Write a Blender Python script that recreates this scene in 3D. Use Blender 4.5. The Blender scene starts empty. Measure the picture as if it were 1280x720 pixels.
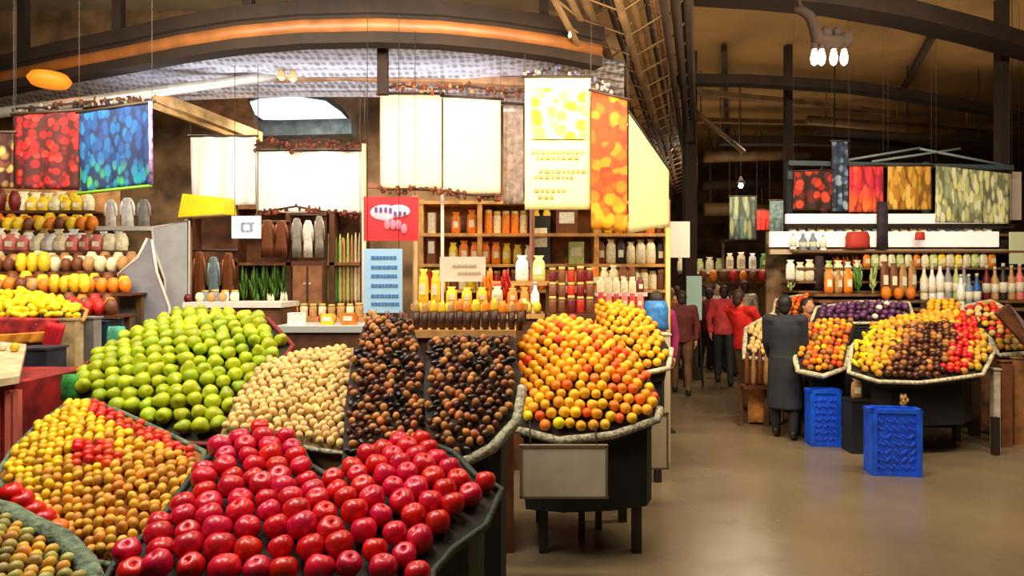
import bpy, bmesh, math, random
from mathutils import Vector, Matrix, Euler
random.seed(7)
S = bpy.context.scene
COL = S.collection
# ------------------------------------------------------------------ camera, world, lights, exposure
EYE = 1.85
F = 800.0
HOR = 350.0
cam = bpy.data.cameras.new('camera'); cam.sensor_width = 36; cam.lens = 36 * F / 1280
cam.shift_y = -(360 - HOR) / 1280
co = bpy.data.objects.new('camera', cam); co.location = (0, 0, EYE); co.rotation_euler = (math.pi / 2, 0, 0)
cam.clip_end = 200
COL.objects.link(co); S.camera = co
w = bpy.data.worlds.new('world'); S.world = w; w.use_nodes = True
w.node_tree.nodes['Background'].inputs[0].default_value = (1.0, 0.72, 0.42, 1)
w.node_tree.nodes['Background'].inputs[1].default_value = 0.10
S.view_settings.view_transform = 'Standard'; S.view_settings.look = 'None'
S.view_settings.exposure = 0.0; S.view_settings.gamma = 1.0; S.view_settings.use_curve_mapping = False
def area(name, loc, target, size, power, col=(1, .86, .66)):
    l = bpy.data.lights.new(name, 'AREA'); l.shape = 'RECTANGLE'; l.size, l.size_y = size; l.energy = power; l.color = col
    o = bpy.data.objects.new(name, l); o.location = loc
    o.rotation_euler = (Vector(target) - Vector(loc)).to_track_quat('-Z', 'Y').to_euler()
    COL.objects.link(o); return o
area('stall_light_front', (-1.3, 2.9, 3.9), (-1.2, 3.0, 0), (2.6, .8), 105, (1, .92, .78))
area('stall_light_corner', (-2.6, 2.2, 3.6), (-2.1, 2.5, 0), (1.2, .6), 55, (1, .92, .78))
area('stall_light_left', (-3.9, 4.3, 3.75), (-4.6, 6.4, 1.9), (2.0, .5), 95)
area('stall_light_middle', (-1.6, 5.0, 4.0), (-1.8, 7.6, 2.6), (3.4, .4), 96, (1, .93, .82))
area('stall_light_rear', (-1.8, 7.9, 3.85), (-1.8, 8.4, 1.2), (6.0, .3), 150, (1, .84, .60))
area('stall_light_right', (0.6, 4.3, 3.9), (0.6, 6.0, 1.8), (1.6, .5), 100, (1, .80, .52))
area('hall_light_right', (4.0, 5.2, 4.55), (4.3, 8.4, 1.6), (3.2, .5), 250, (1, .86, .66))
area('hall_light_far', (4.6, 14.0, 4.8), (4.5, 14.0, 0), (1.0, 5.0), 230, (1, .82, .6))
area('hall_light_aisle', (2.2, 3.0, 5.3), (2.2, 4.4, 0), (1.2, 1.0), 48, (1, .80, .55))
area('hall_ceiling_fill', (5.6, 9.5, 5.42), (5.6, 9.5, 9), (9.0, 6.0), 85, (1, .80, .52))  # added fill that brightens the right ceiling, no fixture stands here
area('hall_far_fill', (4.5, 15.5, 3.3), (4.5, 15.5, 9), (6.0, 2.0), 70, (1, .80, .55))  # added fill under the far ducts, not a lamp of the hall
area('stall_ceiling_fill', (-3.0, 8.6, 4.7), (-3.0, 8.8, 9), (8.0, 2.0), 46, (1, .84, .60))  # unseen fill added to raise the left ceiling's tone
area('deck_fill', (-2.2, 6.9, 3.62), (-2.2, 7.2, 5), (4.5, .3), 20, (.86, .90, 1))  # added bluish fill aimed up at the deck's underside
area('truss_fill', (1.0, 5.2, 3.7), (1.8, 8.0, 4.5), (.4, .4), 22, (1, .84, .6))  # extra fill added to lift the dim truss pipes

# ------------------------------------------------------------------ helpers
def W(px, py, Y): return Vector(((px - 640) / F * Y, Y, EYE + (HOR - py) / F * Y))
def G(px, py, z):
    Y = (z - EYE) * F / (HOR - py); return W(px, py, Y)
def px_of(p): return 640 + F * p[0] / p[1], HOR - F * (p[2] - EYE) / p[1]
def lin(c):
    f = lambda v: (v / 255) / 12.92 if v / 255 <= .04045 else ((v / 255 + .055) / 1.055) ** 2.4
    return (f(c[0]), f(c[1]), f(c[2]), 1)
MATS = {}
def mat(name, c, rough=.6, hue=0.0, val=0.0, bump=0.0, bscale=30, metal=0, emit=0, ecol=None, var=0.0, vscale=8, coat=0):
    if name in MATS: return MATS[name]
    m = bpy.data.materials.new(name); m.use_nodes = True; MATS[name] = m
    nt = m.node_tree; b = nt.nodes['Principled BSDF']
    b.inputs['Base Color'].default_value = lin(c); b.inputs['Roughness'].default_value = rough; b.inputs['Metallic'].default_value = metal
    if coat: b.inputs['Coat Weight'].default_value = coat; b.inputs['Coat Roughness'].default_value = .2
    src = None
    if var:
        tc = nt.nodes.new('ShaderNodeTexCoord'); nz = nt.nodes.new('ShaderNodeTexNoise'); nz.inputs['Scale'].default_value = vscale; nz.inputs['Detail'].default_value = 4
        nt.links.new(tc.outputs['Object'], nz.inputs['Vector'])
        mx = nt.nodes.new('ShaderNodeMix'); mx.data_type = 'RGBA'
        mx.inputs[6].default_value = lin([v * (1 - var) for v in c]); mx.inputs[7].default_value = lin([min(255, v * (1 + var)) for v in c])
        mr = nt.nodes.new('ShaderNodeMapRange'); mr.inputs[1].default_value = .3; mr.inputs[2].default_value = .7
        nt.links.new(nz.outputs[0], mr.inputs[0]); nt.links.new(mr.outputs[0], mx.inputs[0]); src = mx.outputs[2]
        nt.links.new(src, b.inputs['Base Color'])
    if hue or val:
        oi = nt.nodes.new('ShaderNodeObjectInfo'); hs = nt.nodes.new('ShaderNodeHueSaturation')
        hs.inputs['Color'].default_value = lin(c)
        if src: nt.links.new(src, hs.inputs['Color'])
        a = nt.nodes.new('ShaderNodeMapRange'); a.inputs[3].default_value = .5 - hue; a.inputs[4].default_value = .5 + hue
        nt.links.new(oi.outputs['Random'], a.inputs[0]); nt.links.new(a.outputs[0], hs.inputs['Hue'])
        wn = nt.nodes.new('ShaderNodeTexWhiteNoise'); wn.noise_dimensions = '1D'; nt.links.new(oi.outputs['Random'], wn.inputs['W'])
        v = nt.nodes.new('ShaderNodeMapRange'); v.inputs[3].default_value = 1 - val; v.inputs[4].default_value = 1 + val * .6
        nt.links.new(wn.outputs['Value'], v.inputs[0]); nt.links.new(v.outputs[0], hs.inputs['Value'])
        nt.links.new(hs.outputs[0], b.inputs['Base Color'])
    if bump:
        tc = nt.nodes.new('ShaderNodeTexCoord'); nz = nt.nodes.new('ShaderNodeTexNoise'); nz.inputs['Scale'].default_value = bscale
        bp = nt.nodes.new('ShaderNodeBump'); bp.inputs['Strength'].default_value = bump; bp.inputs['Distance'].default_value = .01
        nt.links.new(tc.outputs['Object'], nz.inputs['Vector']); nt.links.new(nz.outputs[0], bp.inputs['Height']); nt.links.new(bp.outputs[0], b.inputs['Normal'])
    if emit:
        b.inputs['Emission Color'].default_value = lin(ecol or c); b.inputs['Emission Strength'].default_value = emit
    return m
def ramp_node(nt, stops, const=True):
    r = nt.nodes.new('ShaderNodeValToRGB'); cr = r.color_ramp
    cr.interpolation = 'CONSTANT' if const else 'LINEAR'
    while len(cr.elements) < len(stops): cr.elements.new(.5)
    for e, (p, c) in zip(cr.elements, stops): e.position = p; e.color = lin(c)
    return r
def print_mat(name, colors, scale, gap=(60, 20, 15), stretch=(1, 1, 1), gapw=.25, fade=None, rough=.75):
    """printed cloth: round blobs of several colours on a darker ground, optional printed second palette along Z"""
    if name in MATS: return MATS[name]
    m = bpy.data.materials.new(name); m.use_nodes = True; MATS[name] = m
    nt = m.node_tree; b = nt.nodes['Principled BSDF']; b.inputs['Roughness'].default_value = rough
    tc = nt.nodes.new('ShaderNodeTexCoord'); mp = nt.nodes.new('ShaderNodeMapping'); mp.inputs['Scale'].default_value = stretch
    nt.links.new(tc.outputs['Object'], mp.inputs[0])
    vo = nt.nodes.new('ShaderNodeTexVoronoi'); vo.inputs['Scale'].default_value = scale; nt.links.new(mp.outputs[0], vo.inputs['Vector'])
    n = len(colors)
    sep = nt.nodes.new('ShaderNodeSeparateColor'); nt.links.new(vo.outputs['Color'], sep.inputs[0])
    r1 = ramp_node(nt, [(i / n, c) for i, c in enumerate(colors)]); nt.links.new(sep.outputs[0], r1.inputs[0])
    out = r1.outputs[0]
    if fade:
        cols2, z0, z1 = fade
        r2 = ramp_node(nt, [(i / len(cols2), c) for i, c in enumerate(cols2)]); nt.links.new(sep.outputs[1], r2.inputs[0])
        sx = nt.nodes.new('ShaderNodeSeparateXYZ'); nt.links.new(tc.outputs['Object'], sx.inputs[0])
        mr = nt.nodes.new('ShaderNodeMapRange'); mr.inputs[1].default_value = z0; mr.inputs[2].default_value = z1
        nt.links.new(sx.outputs[2], mr.inputs[0])
        mx = nt.nodes.new('ShaderNodeMix'); mx.data_type = 'RGBA'; nt.links.new(mr.outputs[0], mx.inputs[0])
        nt.links.new(r2.outputs[0], mx.inputs[6]); nt.links.new(out, mx.inputs[7]); out = mx.outputs[2]
    mr = nt.nodes.new('ShaderNodeMapRange'); mr.inputs[1].default_value = .62 - gapw; mr.inputs[2].default_value = .85 - gapw
    nt.links.new(vo.outputs['Distance'], mr.inputs[0])
    mx = nt.nodes.new('ShaderNodeMix'); mx.data_type = 'RGBA'; nt.links.new(mr.outputs[0], mx.inputs[0])
    nt.links.new(out, mx.inputs[6]); mx.inputs[7].default_value = lin(gap); nt.links.new(mx.outputs[2], b.inputs['Base Color'])
    return m

class MB:
    def __init__(s): s.v = []; s.f = []; s.m = []; s.sm = []
    def add(s, vs, fs, mi=0, smooth=False):
        b = len(s.v); s.v += [tuple(v) for v in vs]
        for f in fs: s.f.append([b + i for i in f]); s.m.append(mi); s.sm.append(smooth)
        return s
    def box(s, c, d, rz=0, mi=0, M=None):
        c = Vector(c); R = Matrix.Rotation(rz, 3, 'Z') if M is None else M
        vs = [c + R @ Vector((x * d[0] / 2, y * d[1] / 2, z * d[2] / 2)) for x in (-1, 1) for y in (-1, 1) for z in (-1, 1)]
        return s.add(vs, [(0, 1, 3, 2), (4, 6, 7, 5), (0, 4, 5, 1), (2, 3, 7, 6), (0, 2, 6, 4), (1, 5, 7, 3)], mi)
    def tube(s, pts, r, n=8, mi=0, closed=False, smooth=True, flat=1.0):
        pts = [Vector(p) for p in pts]; k = len(pts); rs = r if isinstance(r, (list, tuple)) else [r] * k
        vs = []; prev = None
        for i, p in enumerate(pts):
            a = pts[(i - 1) % k] if (i > 0 or closed) else p; b2 = pts[(i + 1) % k] if (i < k - 1 or closed) else p
            t = (b2 - a).normalized()
            up = Vector((0, 0, 1)) if abs(t.z) < .95 else (prev or Vector((0, 1, 0)))
            x = t.cross(up).normalized(); y = x.cross(t).normalized()
            if abs(t.z) < .95: prev = y
            for j in range(n):
                an = 2 * math.pi * j / n; vs.append(p + (x * math.cos(an) + y * math.sin(an) * flat) * rs[i])
        fs = []
        for i in range(k if closed else k - 1):
            for j in range(n):
                a = i * n + j; b2 = i * n + (j + 1) % n; c = ((i + 1) % k) * n + (j + 1) % n; d = ((i + 1) % k) * n + j
                fs.append((a, d, c, b2))
        if not closed: fs += [tuple(range(n)), tuple(reversed(range((k - 1) * n, k * n)))]
        return s.add(vs, fs, mi, smooth)
    def sweep(s, pts, wd, h, mi=0):
        """rectangular bar along pts, width horizontal, height vertical"""
        pts = [Vector(p) for p in pts]; vs = []
        for i, p in enumerate(pts):
            t = (pts[min(i + 1, len(pts) - 1)] - pts[max(i - 1, 0)]); t.z = 0; t.normalize(); x = Vector((t.y, -t.x, 0))
            for a, b in ((-1, -1), (1, -1), (1, 1), (-1, 1)): vs.append(p + x * a * wd / 2 + Vector((0, 0, b * h / 2)))
        fs = [(i * 4 + j, i * 4 + (j + 1) % 4, i * 4 + 4 + (j + 1) % 4, i * 4 + 4 + j) for i in range(len(pts) - 1) for j in range(4)]
        fs += [(3, 2, 1, 0), tuple(len(pts) * 4 - 4 + j for j in range(4))]
        return s.add(vs, fs, mi)
    def lathe(s, prof, n=14, c=(0, 0, 0), mi=0, lobes=0, la=.0, sq=1.0, smooth=True):
        c = Vector(c); vs = []; fs = []; k = len(prof)
        for r, z in prof:
            for j in range(n):
                an = 2 * math.pi * j / n; rr = r * (1 + la * math.cos(lobes * an))
                vs.append(c + Vector((rr * math.cos(an), rr * math.sin(an) * sq, z)))
        for i in range(k - 1):
            for j in range(n): fs.append((i * n + j, i * n + (j + 1) % n, (i + 1) * n + (j + 1) % n, (i + 1) * n + j))
        fs += [tuple(reversed(range(n))), tuple(range((k - 1) * n, k * n))]
        return s.add(vs, fs, mi, smooth)
    def ball(s, c, r, n=10, k=7, mi=0):
        r = r if isinstance(r, (tuple, list)) else (r, r, r); c = Vector(c); vs = []; fs = []
        for i in range(k + 1):
            ph = math.pi * i / k
            for j in range(n):
                an = 2 * math.pi * j / n; vs.append(c + Vector((r[0] * max(math.sin(ph), .02) * math.cos(an), r[1] * max(math.sin(ph), .02) * math.sin(an), -r[2] * math.cos(ph))))
        for i in range(k):
            for j in range(n): fs.append((i * n + j, i * n + (j + 1) % n, (i + 1) * n + (j + 1) % n, (i + 1) * n + j))
        fs += [tuple(reversed(range(n))), tuple(range(k * n, (k + 1) * n))]
        return s.add(vs, fs, mi, True)
    def mesh(s, name, mats):
        me = bpy.data.meshes.new(name); me.from_pydata(s.v, [], s.f)
        for m in (mats if isinstance(mats, (list, tuple)) else [mats]): me.materials.append(m)
        me.polygons.foreach_set('material_index', s.m); me.polygons.foreach_set('use_smooth', s.sm); me.update()
        return me
    def build(s, name, mats, parent=None, at=None):
        """with AT the mesh is built about AT, and the object stands there"""
        if at is not None:
            at = Vector(at); s.v = [tuple(Vector(v) - at) for v in s.v]
        o = bpy.data.objects.new(name, s.mesh(name, mats)); COL.objects.link(o)
        if at is not None: o.location = at
        if parent is not None: o.parent = parent
        return o
def tag(o, label=None, cat=None, group=None, kind=None):
    if label: o['label'] = label
    if cat: o['category'] = cat
    if group: o['group'] = group
    if kind: o['kind'] = kind
    return o
def empty(name, loc, label, cat, group=None, rz=0):
    o = bpy.data.objects.new(name, None); o.location = loc; o.rotation_euler = (0, 0, rz); o.empty_display_size = .1; COL.objects.link(o)
    return tag(o, label, cat, group)
def struct(name, mb, m): return tag(mb.build(name, m), kind='structure')
def part(mb, name, m, root):
    """mb in world coordinates, becomes a child of root (root unrotated)"""
    o = mb.build(name, m); L = root.location
    o.data.transform(Matrix.Translation(-Vector(L))); o.parent = root; return o
def nth(i):
    i += 1; return str(i) + ('th' if 10 <= i % 100 <= 20 else {1: 'st', 2: 'nd', 3: 'rd'}.get(i % 10, 'th'))
def subpart(mb, name, m, root, child):
    o = part(mb, name, m, root); o.parent = child; return o
def rnd(a, b): return random.uniform(a, b)

# ------------------------------------------------------------------ setting
def tile_floor():
    m = bpy.data.materials.new('polished_concrete'); m.use_nodes = True; nt = m.node_tree; b = nt.nodes['Principled BSDF']
    tc = nt.nodes.new('ShaderNodeTexCoord')
    n1 = nt.nodes.new('ShaderNodeTexNoise'); n1.inputs['Scale'].default_value = .9; n1.inputs['Detail'].default_value = 6
    nt.links.new(tc.outputs['Object'], n1.inputs['Vector'])
    r = ramp_node(nt, [(.3, (106, 92, 70)), (.7, (134, 116, 88))], False); nt.links.new(n1.outputs[0], r.inputs[0])
    br = nt.nodes.new('ShaderNodeTexBrick'); br.offset = 0; br.inputs['Scale'].default_value = .5; br.inputs['Mortar Size'].default_value = .004; br.inputs['Row Height'].default_value = .5
    nt.links.new(tc.outputs['Object'], br.inputs['Vector'])
    mx = nt.nodes.new('ShaderNodeMix'); mx.data_type = 'RGBA'; mx.inputs[0].default_value = 0; nt.links.new(r.outputs[0], mx.inputs[6]); mx.inputs[7].default_value = lin((100, 80, 55))
    nt.links.new(mx.outputs[2], b.inputs['Base Color'])
    n2 = nt.nodes.new('ShaderNodeTexNoise'); n2.inputs['Scale'].default_value = 3; nt.links.new(tc.outputs['Object'], n2.inputs['Vector'])
    mr = nt.nodes.new('ShaderNodeMapRange'); mr.inputs[3].default_value = .16; mr.inputs[4].default_value = .34; nt.links.new(n2.outputs[0], mr.inputs[0]); nt.links.new(mr.outputs[0], b.inputs['Roughness'])
    return m
dark = mat('dark_steel', (42, 27, 14), .9, var=.2, vscale=3)
brownw = mat('brown_steel', (104, 76, 46), .55, var=.25, vscale=3)
lit_web = mat('lit_web_steel', (150, 92, 46), .45, var=.15, vscale=4)  # girder web: light from below is put into this orange tone
ceil_l = mat('ceiling_paint_grey', (118, 106, 84), .85, var=.12, vscale=1.2)
ceil_r = mat('ceiling_paint_tan', (140, 104, 56), .85, var=.14, vscale=.8)
silver = mat('silver_steel', (200, 195, 185), .35, metal=.5, var=.1)
wallm = mat('brown_wall', (92, 66, 44), .8, var=.3, vscale=2)
struct('floor', MB().box((2, 9, -.05), (34, 36, .1)), tile_floor())
c = MB(); c.box((-6.4, 9, 6.25), (15.5, 36, .3)); struct('ceiling', c, ceil_l)
c = MB(); c.box((10.2, 9, 6.25), (17.6, 36, .3)); struct('ceiling', c, ceil_r)
struct('wall_back', MB().box((2, 24.5, 3.2), (34, .3, 6.6)), wallm)
struct('wall_left', MB().box((-13, 9, 3.2), (.3, 36, 6.6)), wallm)
struct('wall_right', MB().box((18, 9, 3.2), (.3, 36, 6.6)), wallm)
struct('wall_stall_back', MB().box((-5.4, 10.2, 3.1), (14.4, .2, 6.2)), mat('stall_back_wall', (128, 100, 70), .8, var=.35, vscale=2.5))
# curved girder over the left stalls
gx = [(-120, 126), (0, 98), (80, 81), (160, 66), (230, 52), (300, 41), (380, 34), (470, 32), (550, 35), (620, 42), (690, 52), (748, 64)]
gpts = [G(a, b, 4.2) for a, b in gx]
g = MB(); g.tube(gpts, .075, 10); struct('trim_1', g, lit_web)
g = MB(); g.sweep([p + Vector((0, 0, .145)) for p in gpts], .22, .13); g.sweep([p + Vector((0, 0, .07)) for p in gpts], .12, .05); struct('ceiling_beam', g, dark)
g = MB(); g.sweep([p + Vector((0, .04, -.115)) for p in gpts], .16, .10); struct('ceiling_beam', g, dark)
for hx, y0 in ((28, 5), (147, 5), (310, 5), (476, 9), (680, 5)):
    Y = min(gpts, key=lambda p: abs(px_of(p)[0] - hx)).y
    b0 = W(hx, 60, Y); g = MB(); g.box((b0.x, Y + .02, 5.25), (.09, .09, 1.7)); struct('ceiling_hanger', g, dark)
g = MB(); p = W(476, 60, 6.2); g.box((p.x, 6.3, 3.95), (.10, .08, .55)); struct('ceiling_hanger', g, dark)
# corrugated perforated deck
dm = bpy.data.materials.new('perforated_deck'); dm.use_nodes = True; nt = dm.node_tree; b = nt.nodes['Principled BSDF']
tc = nt.nodes.new('ShaderNodeTexCoord'); vo = nt.nodes.new('ShaderNodeTexVoronoi'); vo.inputs['Scale'].default_value = 13; vo.inputs['Randomness'].default_value = .25
nt.links.new(tc.outputs['Object'], vo.inputs['Vector'])
r = ramp_node(nt, [(.0, (96, 90, 84)), (.35, (150, 148, 152)), (.6, (206, 208, 222))], False); nt.links.new(vo.outputs['Distance'], r.inputs[0]); nt.links.new(r.outputs[0], b.inputs['Base Color']); b.inputs['Roughness'].default_value = .6
rows = []
for j in range(15):
    t = j / 14; row = []
    for i in range(0, 61):
        px = -60 + i * 14
        yt = 118 - 78 * (1 - ((px - 470) / 600) ** 2) if px < 470 else 40 + 22 * ((px - 470) / 270) ** 2
        p = G(px, yt + 14, 4.16); d = Vector((p.x, p.y, 0)).normalized()
        q = p + d * (t * 1.45); q.z = 4.16 + (.03 if j % 2 else 0) - .12 * t; row.append(q)
    rows.append(row)
g = MB(); vs = [v for r_ in rows for v in r_]; n = 61
g.add(vs, [(j * n + i, j * n + i + 1, (j + 1) * n + i + 1, (j + 1) * n + i) for j in range(14) for i in range(n - 1)])
g.add([v + Vector((0, 0, .05)) for v in vs], [(j * n + i, (j + 1) * n + i, (j + 1) * n + i + 1, j * n + i + 1) for j in range(14) for i in range(n - 1)])
struct('ceiling_deck', g, dm)
# silver duct and brown rail under the deck
g = MB(); g.tube([W(-60, 150, 6.9), W(0, 141, 6.8), W(90, 129, 6.8), W(180, 117, 6.9), W(260, 106, 7.0), W(345, 95, 7.1)], .055, 10)
tag(g.build('ceiling_pipe', silver), 'long silver pipe rising above the red and blue fruit banners', 'pipe')
g = MB(); g.sweep([W(345, 97, 7.2), W(430, 96, 7.2), (W(560, 99, 7.2)), W(660, 104, 7.2), W(745, 118, 7.2)], .12, .09)
struct('ceiling_beam', g, mat('light_brown_steel', (170, 128, 92), .5, var=.2))
g = MB(); g.sweep([W(190, 119, 6.9), W(325, 172, 8.1)], .10, .12); g.sweep([W(190, 131, 6.9), W(300, 174, 8.1)], .05, .05)
struct('ceiling_beam', g, mat('tan_steel', (150, 118, 72), .5, var=.2))
g = MB(); g.add([W(205, 118, 7.9), W(300, 105, 7.9), W(325, 165, 8.6), W(300, 172, 8.6)] + [W(205, 118, 7.9) + Vector((0, .1, 0)), W(300, 105, 7.9) + Vector((0, .1, 0)), W(325, 165, 8.6) + Vector((0, .1, 0)), W(300, 172, 8.6) + Vector((0, .1, 0))], [(0, 1, 2, 3), (7, 6, 5, 4), (0, 4, 5, 1), (1, 5, 6, 2), (2, 6, 7, 3), (3, 7, 4, 0)])
struct('ceiling_soffit', g, mat('soffit', (100, 76, 52), .8, var=.2))
# arched clerestory window with a steel surround
def window(name, outline, Y, m):
    root = empty(name, W(370, 150, Y), None, None); root['kind'] = 'structure'
    pts = [W(a, b_, Y) for a, b_ in outline]; g = MB(); k = len(pts)
    g.add(pts + [p + Vector((0, .03, 0)) for p in pts], [tuple(range(k)), tuple(reversed(range(k, 2 * k)))] + [(i, k + i, k + (i + 1) % k, (i + 1) % k) for i in range(k)])
    part(g, 'window_pane', m, root)
    g = MB(); g.tube([p + Vector((0, -.02, 0)) for p in pts], .035, 6, closed=True); part(g, 'window_frame', mat('window_grey', (110, 118, 120), .5), root)
    return root
sky = mat('daylit_pane', (225, 235, 255), .3, emit=1.6, ecol=(226, 234, 255))
window('window_1', [(298, 130), (325, 121), (370, 118), (408, 124), (428, 138), (440, 153), (385, 154), (330, 153), (312, 142)], 9.6, sky)
g = MB(); g.sweep([W(322, 163, 9.3), W(442, 160, 9.3)], .25, .22); struct('ceiling_beam', g, mat('blue_grey_duct', (120, 140, 156), .6, var=.2))
# right-hand ceiling beams, curved in plan
def beam(pxs, z, wd, h, m=dark):
    g = MB(); g.sweep([G(a, b_, z) for a, b_ in pxs], wd, h); struct('ceiling_beam', g, m)
beam([(846, 100), (930, 101), (1000, 105), (1060, 109), (1120, 117), (1180, 127), (1240, 139), (1340, 164)], 5.1, .22, .15)
beam([(870, -12), (960, -6), (1040, 2), (1130, 18), (1210, 38), (1300, 64), (1400, 100)], 5.2, .34, .22)
beam([(900, 176), (1000, 176), (1100, 180), (1200, 196), (1320, 215)], 5.3, .3, .2)
g = MB()
for a, b_ in (((846, 112), (1300, 172)), ((860, 150), (1250, 160))):
    g.sweep([G(a[0], a[1], 5.6), G((a[0] + b_[0]) / 2, (a[1] * .6 + b_[1] * .4), 5.6), G(b_[0], b_[1], 5.6)], .12, .1)
struct('ceiling_beam', g, brownw)
for a, b_ in (((905, 60), (910, 200)), ((1165, 45), (1130, 110)), ((1245, 150), (1258, 215))):
    g = MB(); pa = G(a[0], a[1], 6.0); pb = G(b_[0], b_[1], 6.0); g.sweep([pa, pb], .10, .12); struct('ceiling_beam', g, dark)
# truss bundle that runs away above the aisle
D = Vector((.294, 1, 0))
tr = empty('ceiling_truss', (1.3, 6, 4.4), 'long lattice truss of brown pipes running away above the aisle edge', 'truss')
chords = [(742, 4.45, .035), (768, 4.75, .03), (792, 4.4, .04), (812, 4.8, .03), (836, 4.5, .04), (856, 4.85, .035), (728, 4.2, .03), (752, 4.55, .05), (780, 4.6, .02), (804, 4.5, .045), (824, 4.65, .025), (848, 4.6, .05), (865, 4.4, .03)]
lines = []
for px, z, rr in chords:
    Y0 = 3.15 * F / 350 if px != 728 else 2.9 * F / 350
    x0 = (px - 640) / F * Y0
    a = Vector((x0 - 3.2 * D.x, Y0 - 3.2, z)); b_ = a + D * 16; lines.append((a, b_))
    g = MB(); g.tube([a, b_], rr, 8); part(g, 'chord', brownw if px in (742, 792, 728, 752, 804, 824) else dark, tr)
def lp(i, t): return lines[i][0] + (lines[i][1] - lines[i][0]) * t
for i in range(22):
    t = .08 + i * .038
    g = MB(); g.tube([lp(0, t), lp(1, t + .02), lp(2, t), lp(3, t + .02), lp(4, t), lp(5, t + .02)], .014, 5); g.tube([lp(6, t), lp(0, t + .03), lp(2, t + .05), lp(4, t + .03)], .011, 5)
    part(g, 'lattice_brace', mat('tan_lattice', (128, 98, 62), .5), tr)
for i in range(30):   # small lamps strung along the truss's edge
    t = .16 + i * .027; k = 0 if i % 2 else 6
    p = lp(k, t) - Vector((0, 0, .06))
    o = MB().lathe([(.006, .045), (.01, .02), (.017, 0), (.012, -.018), (.004, -.024)], 8).build('string_bulb', mat('bulb_glow', (255, 226, 170), .3, emit=3)); o.location = p
    tag(o, f'small glowing bulb, {nth(i)} from the near end, strung along the brown ceiling truss', 'bulb', 'bulbs strung along the truss')
# steel columns at the aisle edge and in the right hall
for px, Y, wd in ((862, 12.0, .22), (985, 11.6, .12), (1252, 9.7, .14)):
    x = (px - 640) / F * Y; g = MB(); g.box((x, Y, 3.05), (wd, wd, 6.1)); g.box((x, Y, .1), (wd * 1.7, wd * 1.7, .2)); struct('column', g, dark)
# ducts and shelving clutter deep in the hall
for i, (a, b_, Y, rr, m) in enumerate((((880, 196), (1010, 192), 17, .16, brownw), ((878, 232), (960, 228), 18, .14, dark), ((880, 262), (960, 262), 19, .2, mat('duct_tan', (140, 108, 64), .6)), ((1010, 150), (1230, 168), 14, .1, brownw), ((1020, 165), (1245, 178), 12.5, .06, dark), ((870, 140), (930, 190), 13, .05, brownw))):
    g = MB(); p, q = W(a[0], a[1], Y), W(b_[0], b_[1], Y + .4); g.tube([p, q], rr, 10)
    for t in (.1, .5, .9): g.tube([p.lerp(q, t) + Vector((0, 0, rr)), Vector((p.lerp(q, t).x, p.lerp(q, t).y, 6.1))], .012, 5)
    tag(g.build('ceiling_duct', m), ['thick brown duct hung deep in the hall', 'dark duct below the thick brown one', 'tan duct lowest above the far aisle', 'brown pipe above the right stall banners', 'thin dark pipe just above the right stall banners', 'slanting brown pipe beside the dark steel column'][i], 'duct')

# ------------------------------------------------------------------ banners
def banner(px0, px1, pt, pb, Y, m, label, name='hanging_banner', wave=.012, rail=True, cat='banner', skew=0, pt1=None, pb1=None, group=None, cord=.25, depth1=None):
    Y1 = depth1 or Y
    pt1 = pt if pt1 is None else pt1; pb1 = pb if pb1 is None else pb1
    c = W((px0 + px1) / 2, (pt + pb) / 2, (Y + Y1) / 2)
    root = empty(name, c, label, cat, group)
    nx, nz = 20, 16; vs = []
    for side in (0, 1):
        for j in range(nz + 1):
            for i in range(nx + 1):
                u, v = i / nx, j / nz; top = W(px0, pt, Y).lerp(W(px1, pt1, Y1), u); bot = W(px0, pb, Y).lerp(W(px1, pb1, Y1), u)
                p = top.lerp(bot, v); p.y += wave * math.sin(u * 17 + v * 1.5) * (.3 + v) + side * .008; vs.append(p)
    n = nx + 1; o = (nx + 1) * (nz + 1); fs = []
    for j in range(nz):
        for i in range(nx):
            a = j * n + i; fs.append((a, a + 1, a + n + 1, a + n)); fs.append((o + a, o + a + n, o + a + n + 1, o + a + 1))
    ring = [i for i in range(n)] + [j * n + nx for j in range(1, nz + 1)] + [nz * n + i for i in range(nx - 1, -1, -1)] + [j * n for j in range(nz - 1, 0, -1)]
    fs += [(ring[i], o + ring[i], o + ring[(i + 1) % len(ring)], ring[(i + 1) % len(ring)]) for i in range(len(ring))]
    part(MB().add(vs, fs, 0, True), 'cloth', m, root)
    if rail:
        a, b_ = W(px0, pt, Y), W(px1, pt1, Y1); e = (b_ - a).normalized() * .03
        g = MB().tube([a - e, b_ + e], .014, 8); part(g, 'rail', mat('rail_dark', (60, 44, 32), .5), root)
        for q in (a, b_): part(MB().tube([q, Vector((q.x, q.y, 4.14 if 6.15 < Y < 9 and px0 < 739 else 6.12))], .0018, 4), 'cord', mat('cord_grey', (90, 84, 76), .7), root)
    return root
redm = print_mat('red_fruit_print', [(176, 24, 24), (150, 18, 20), (192, 50, 38), (110, 14, 18)], 15, gap=(70, 20, 18), gapw=.2)
bluem = print_mat('blue_fruit_print', [(6, 62, 124), (10, 80, 140), (5, 48, 104), (16, 96, 146)], 15, gap=(6, 30, 74), stretch=(1.4, 1, .7), gapw=.15, fade=([(16, 130, 150), (40, 150, 80), (16, 110, 150), (80, 160, 60)], -.25, -.05))
banner(18, 99, 143, 236, 5.6, redm, 'red banner printed with round red fruit, hung beside the blue one', pt1=137, pb1=238)
br = banner(99, 190, 140, 242, 5.5, bluem, 'blue and teal banner printed with fruit and a green lower edge', pt1=127, pb1=231)
g = MB(); g.tube([W(97, 242, 5.49), W(190, 232, 5.49)], .014, 6); part(g, 'lower_hem', mat('green_hem', (120, 170, 40), .7), br)
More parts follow.
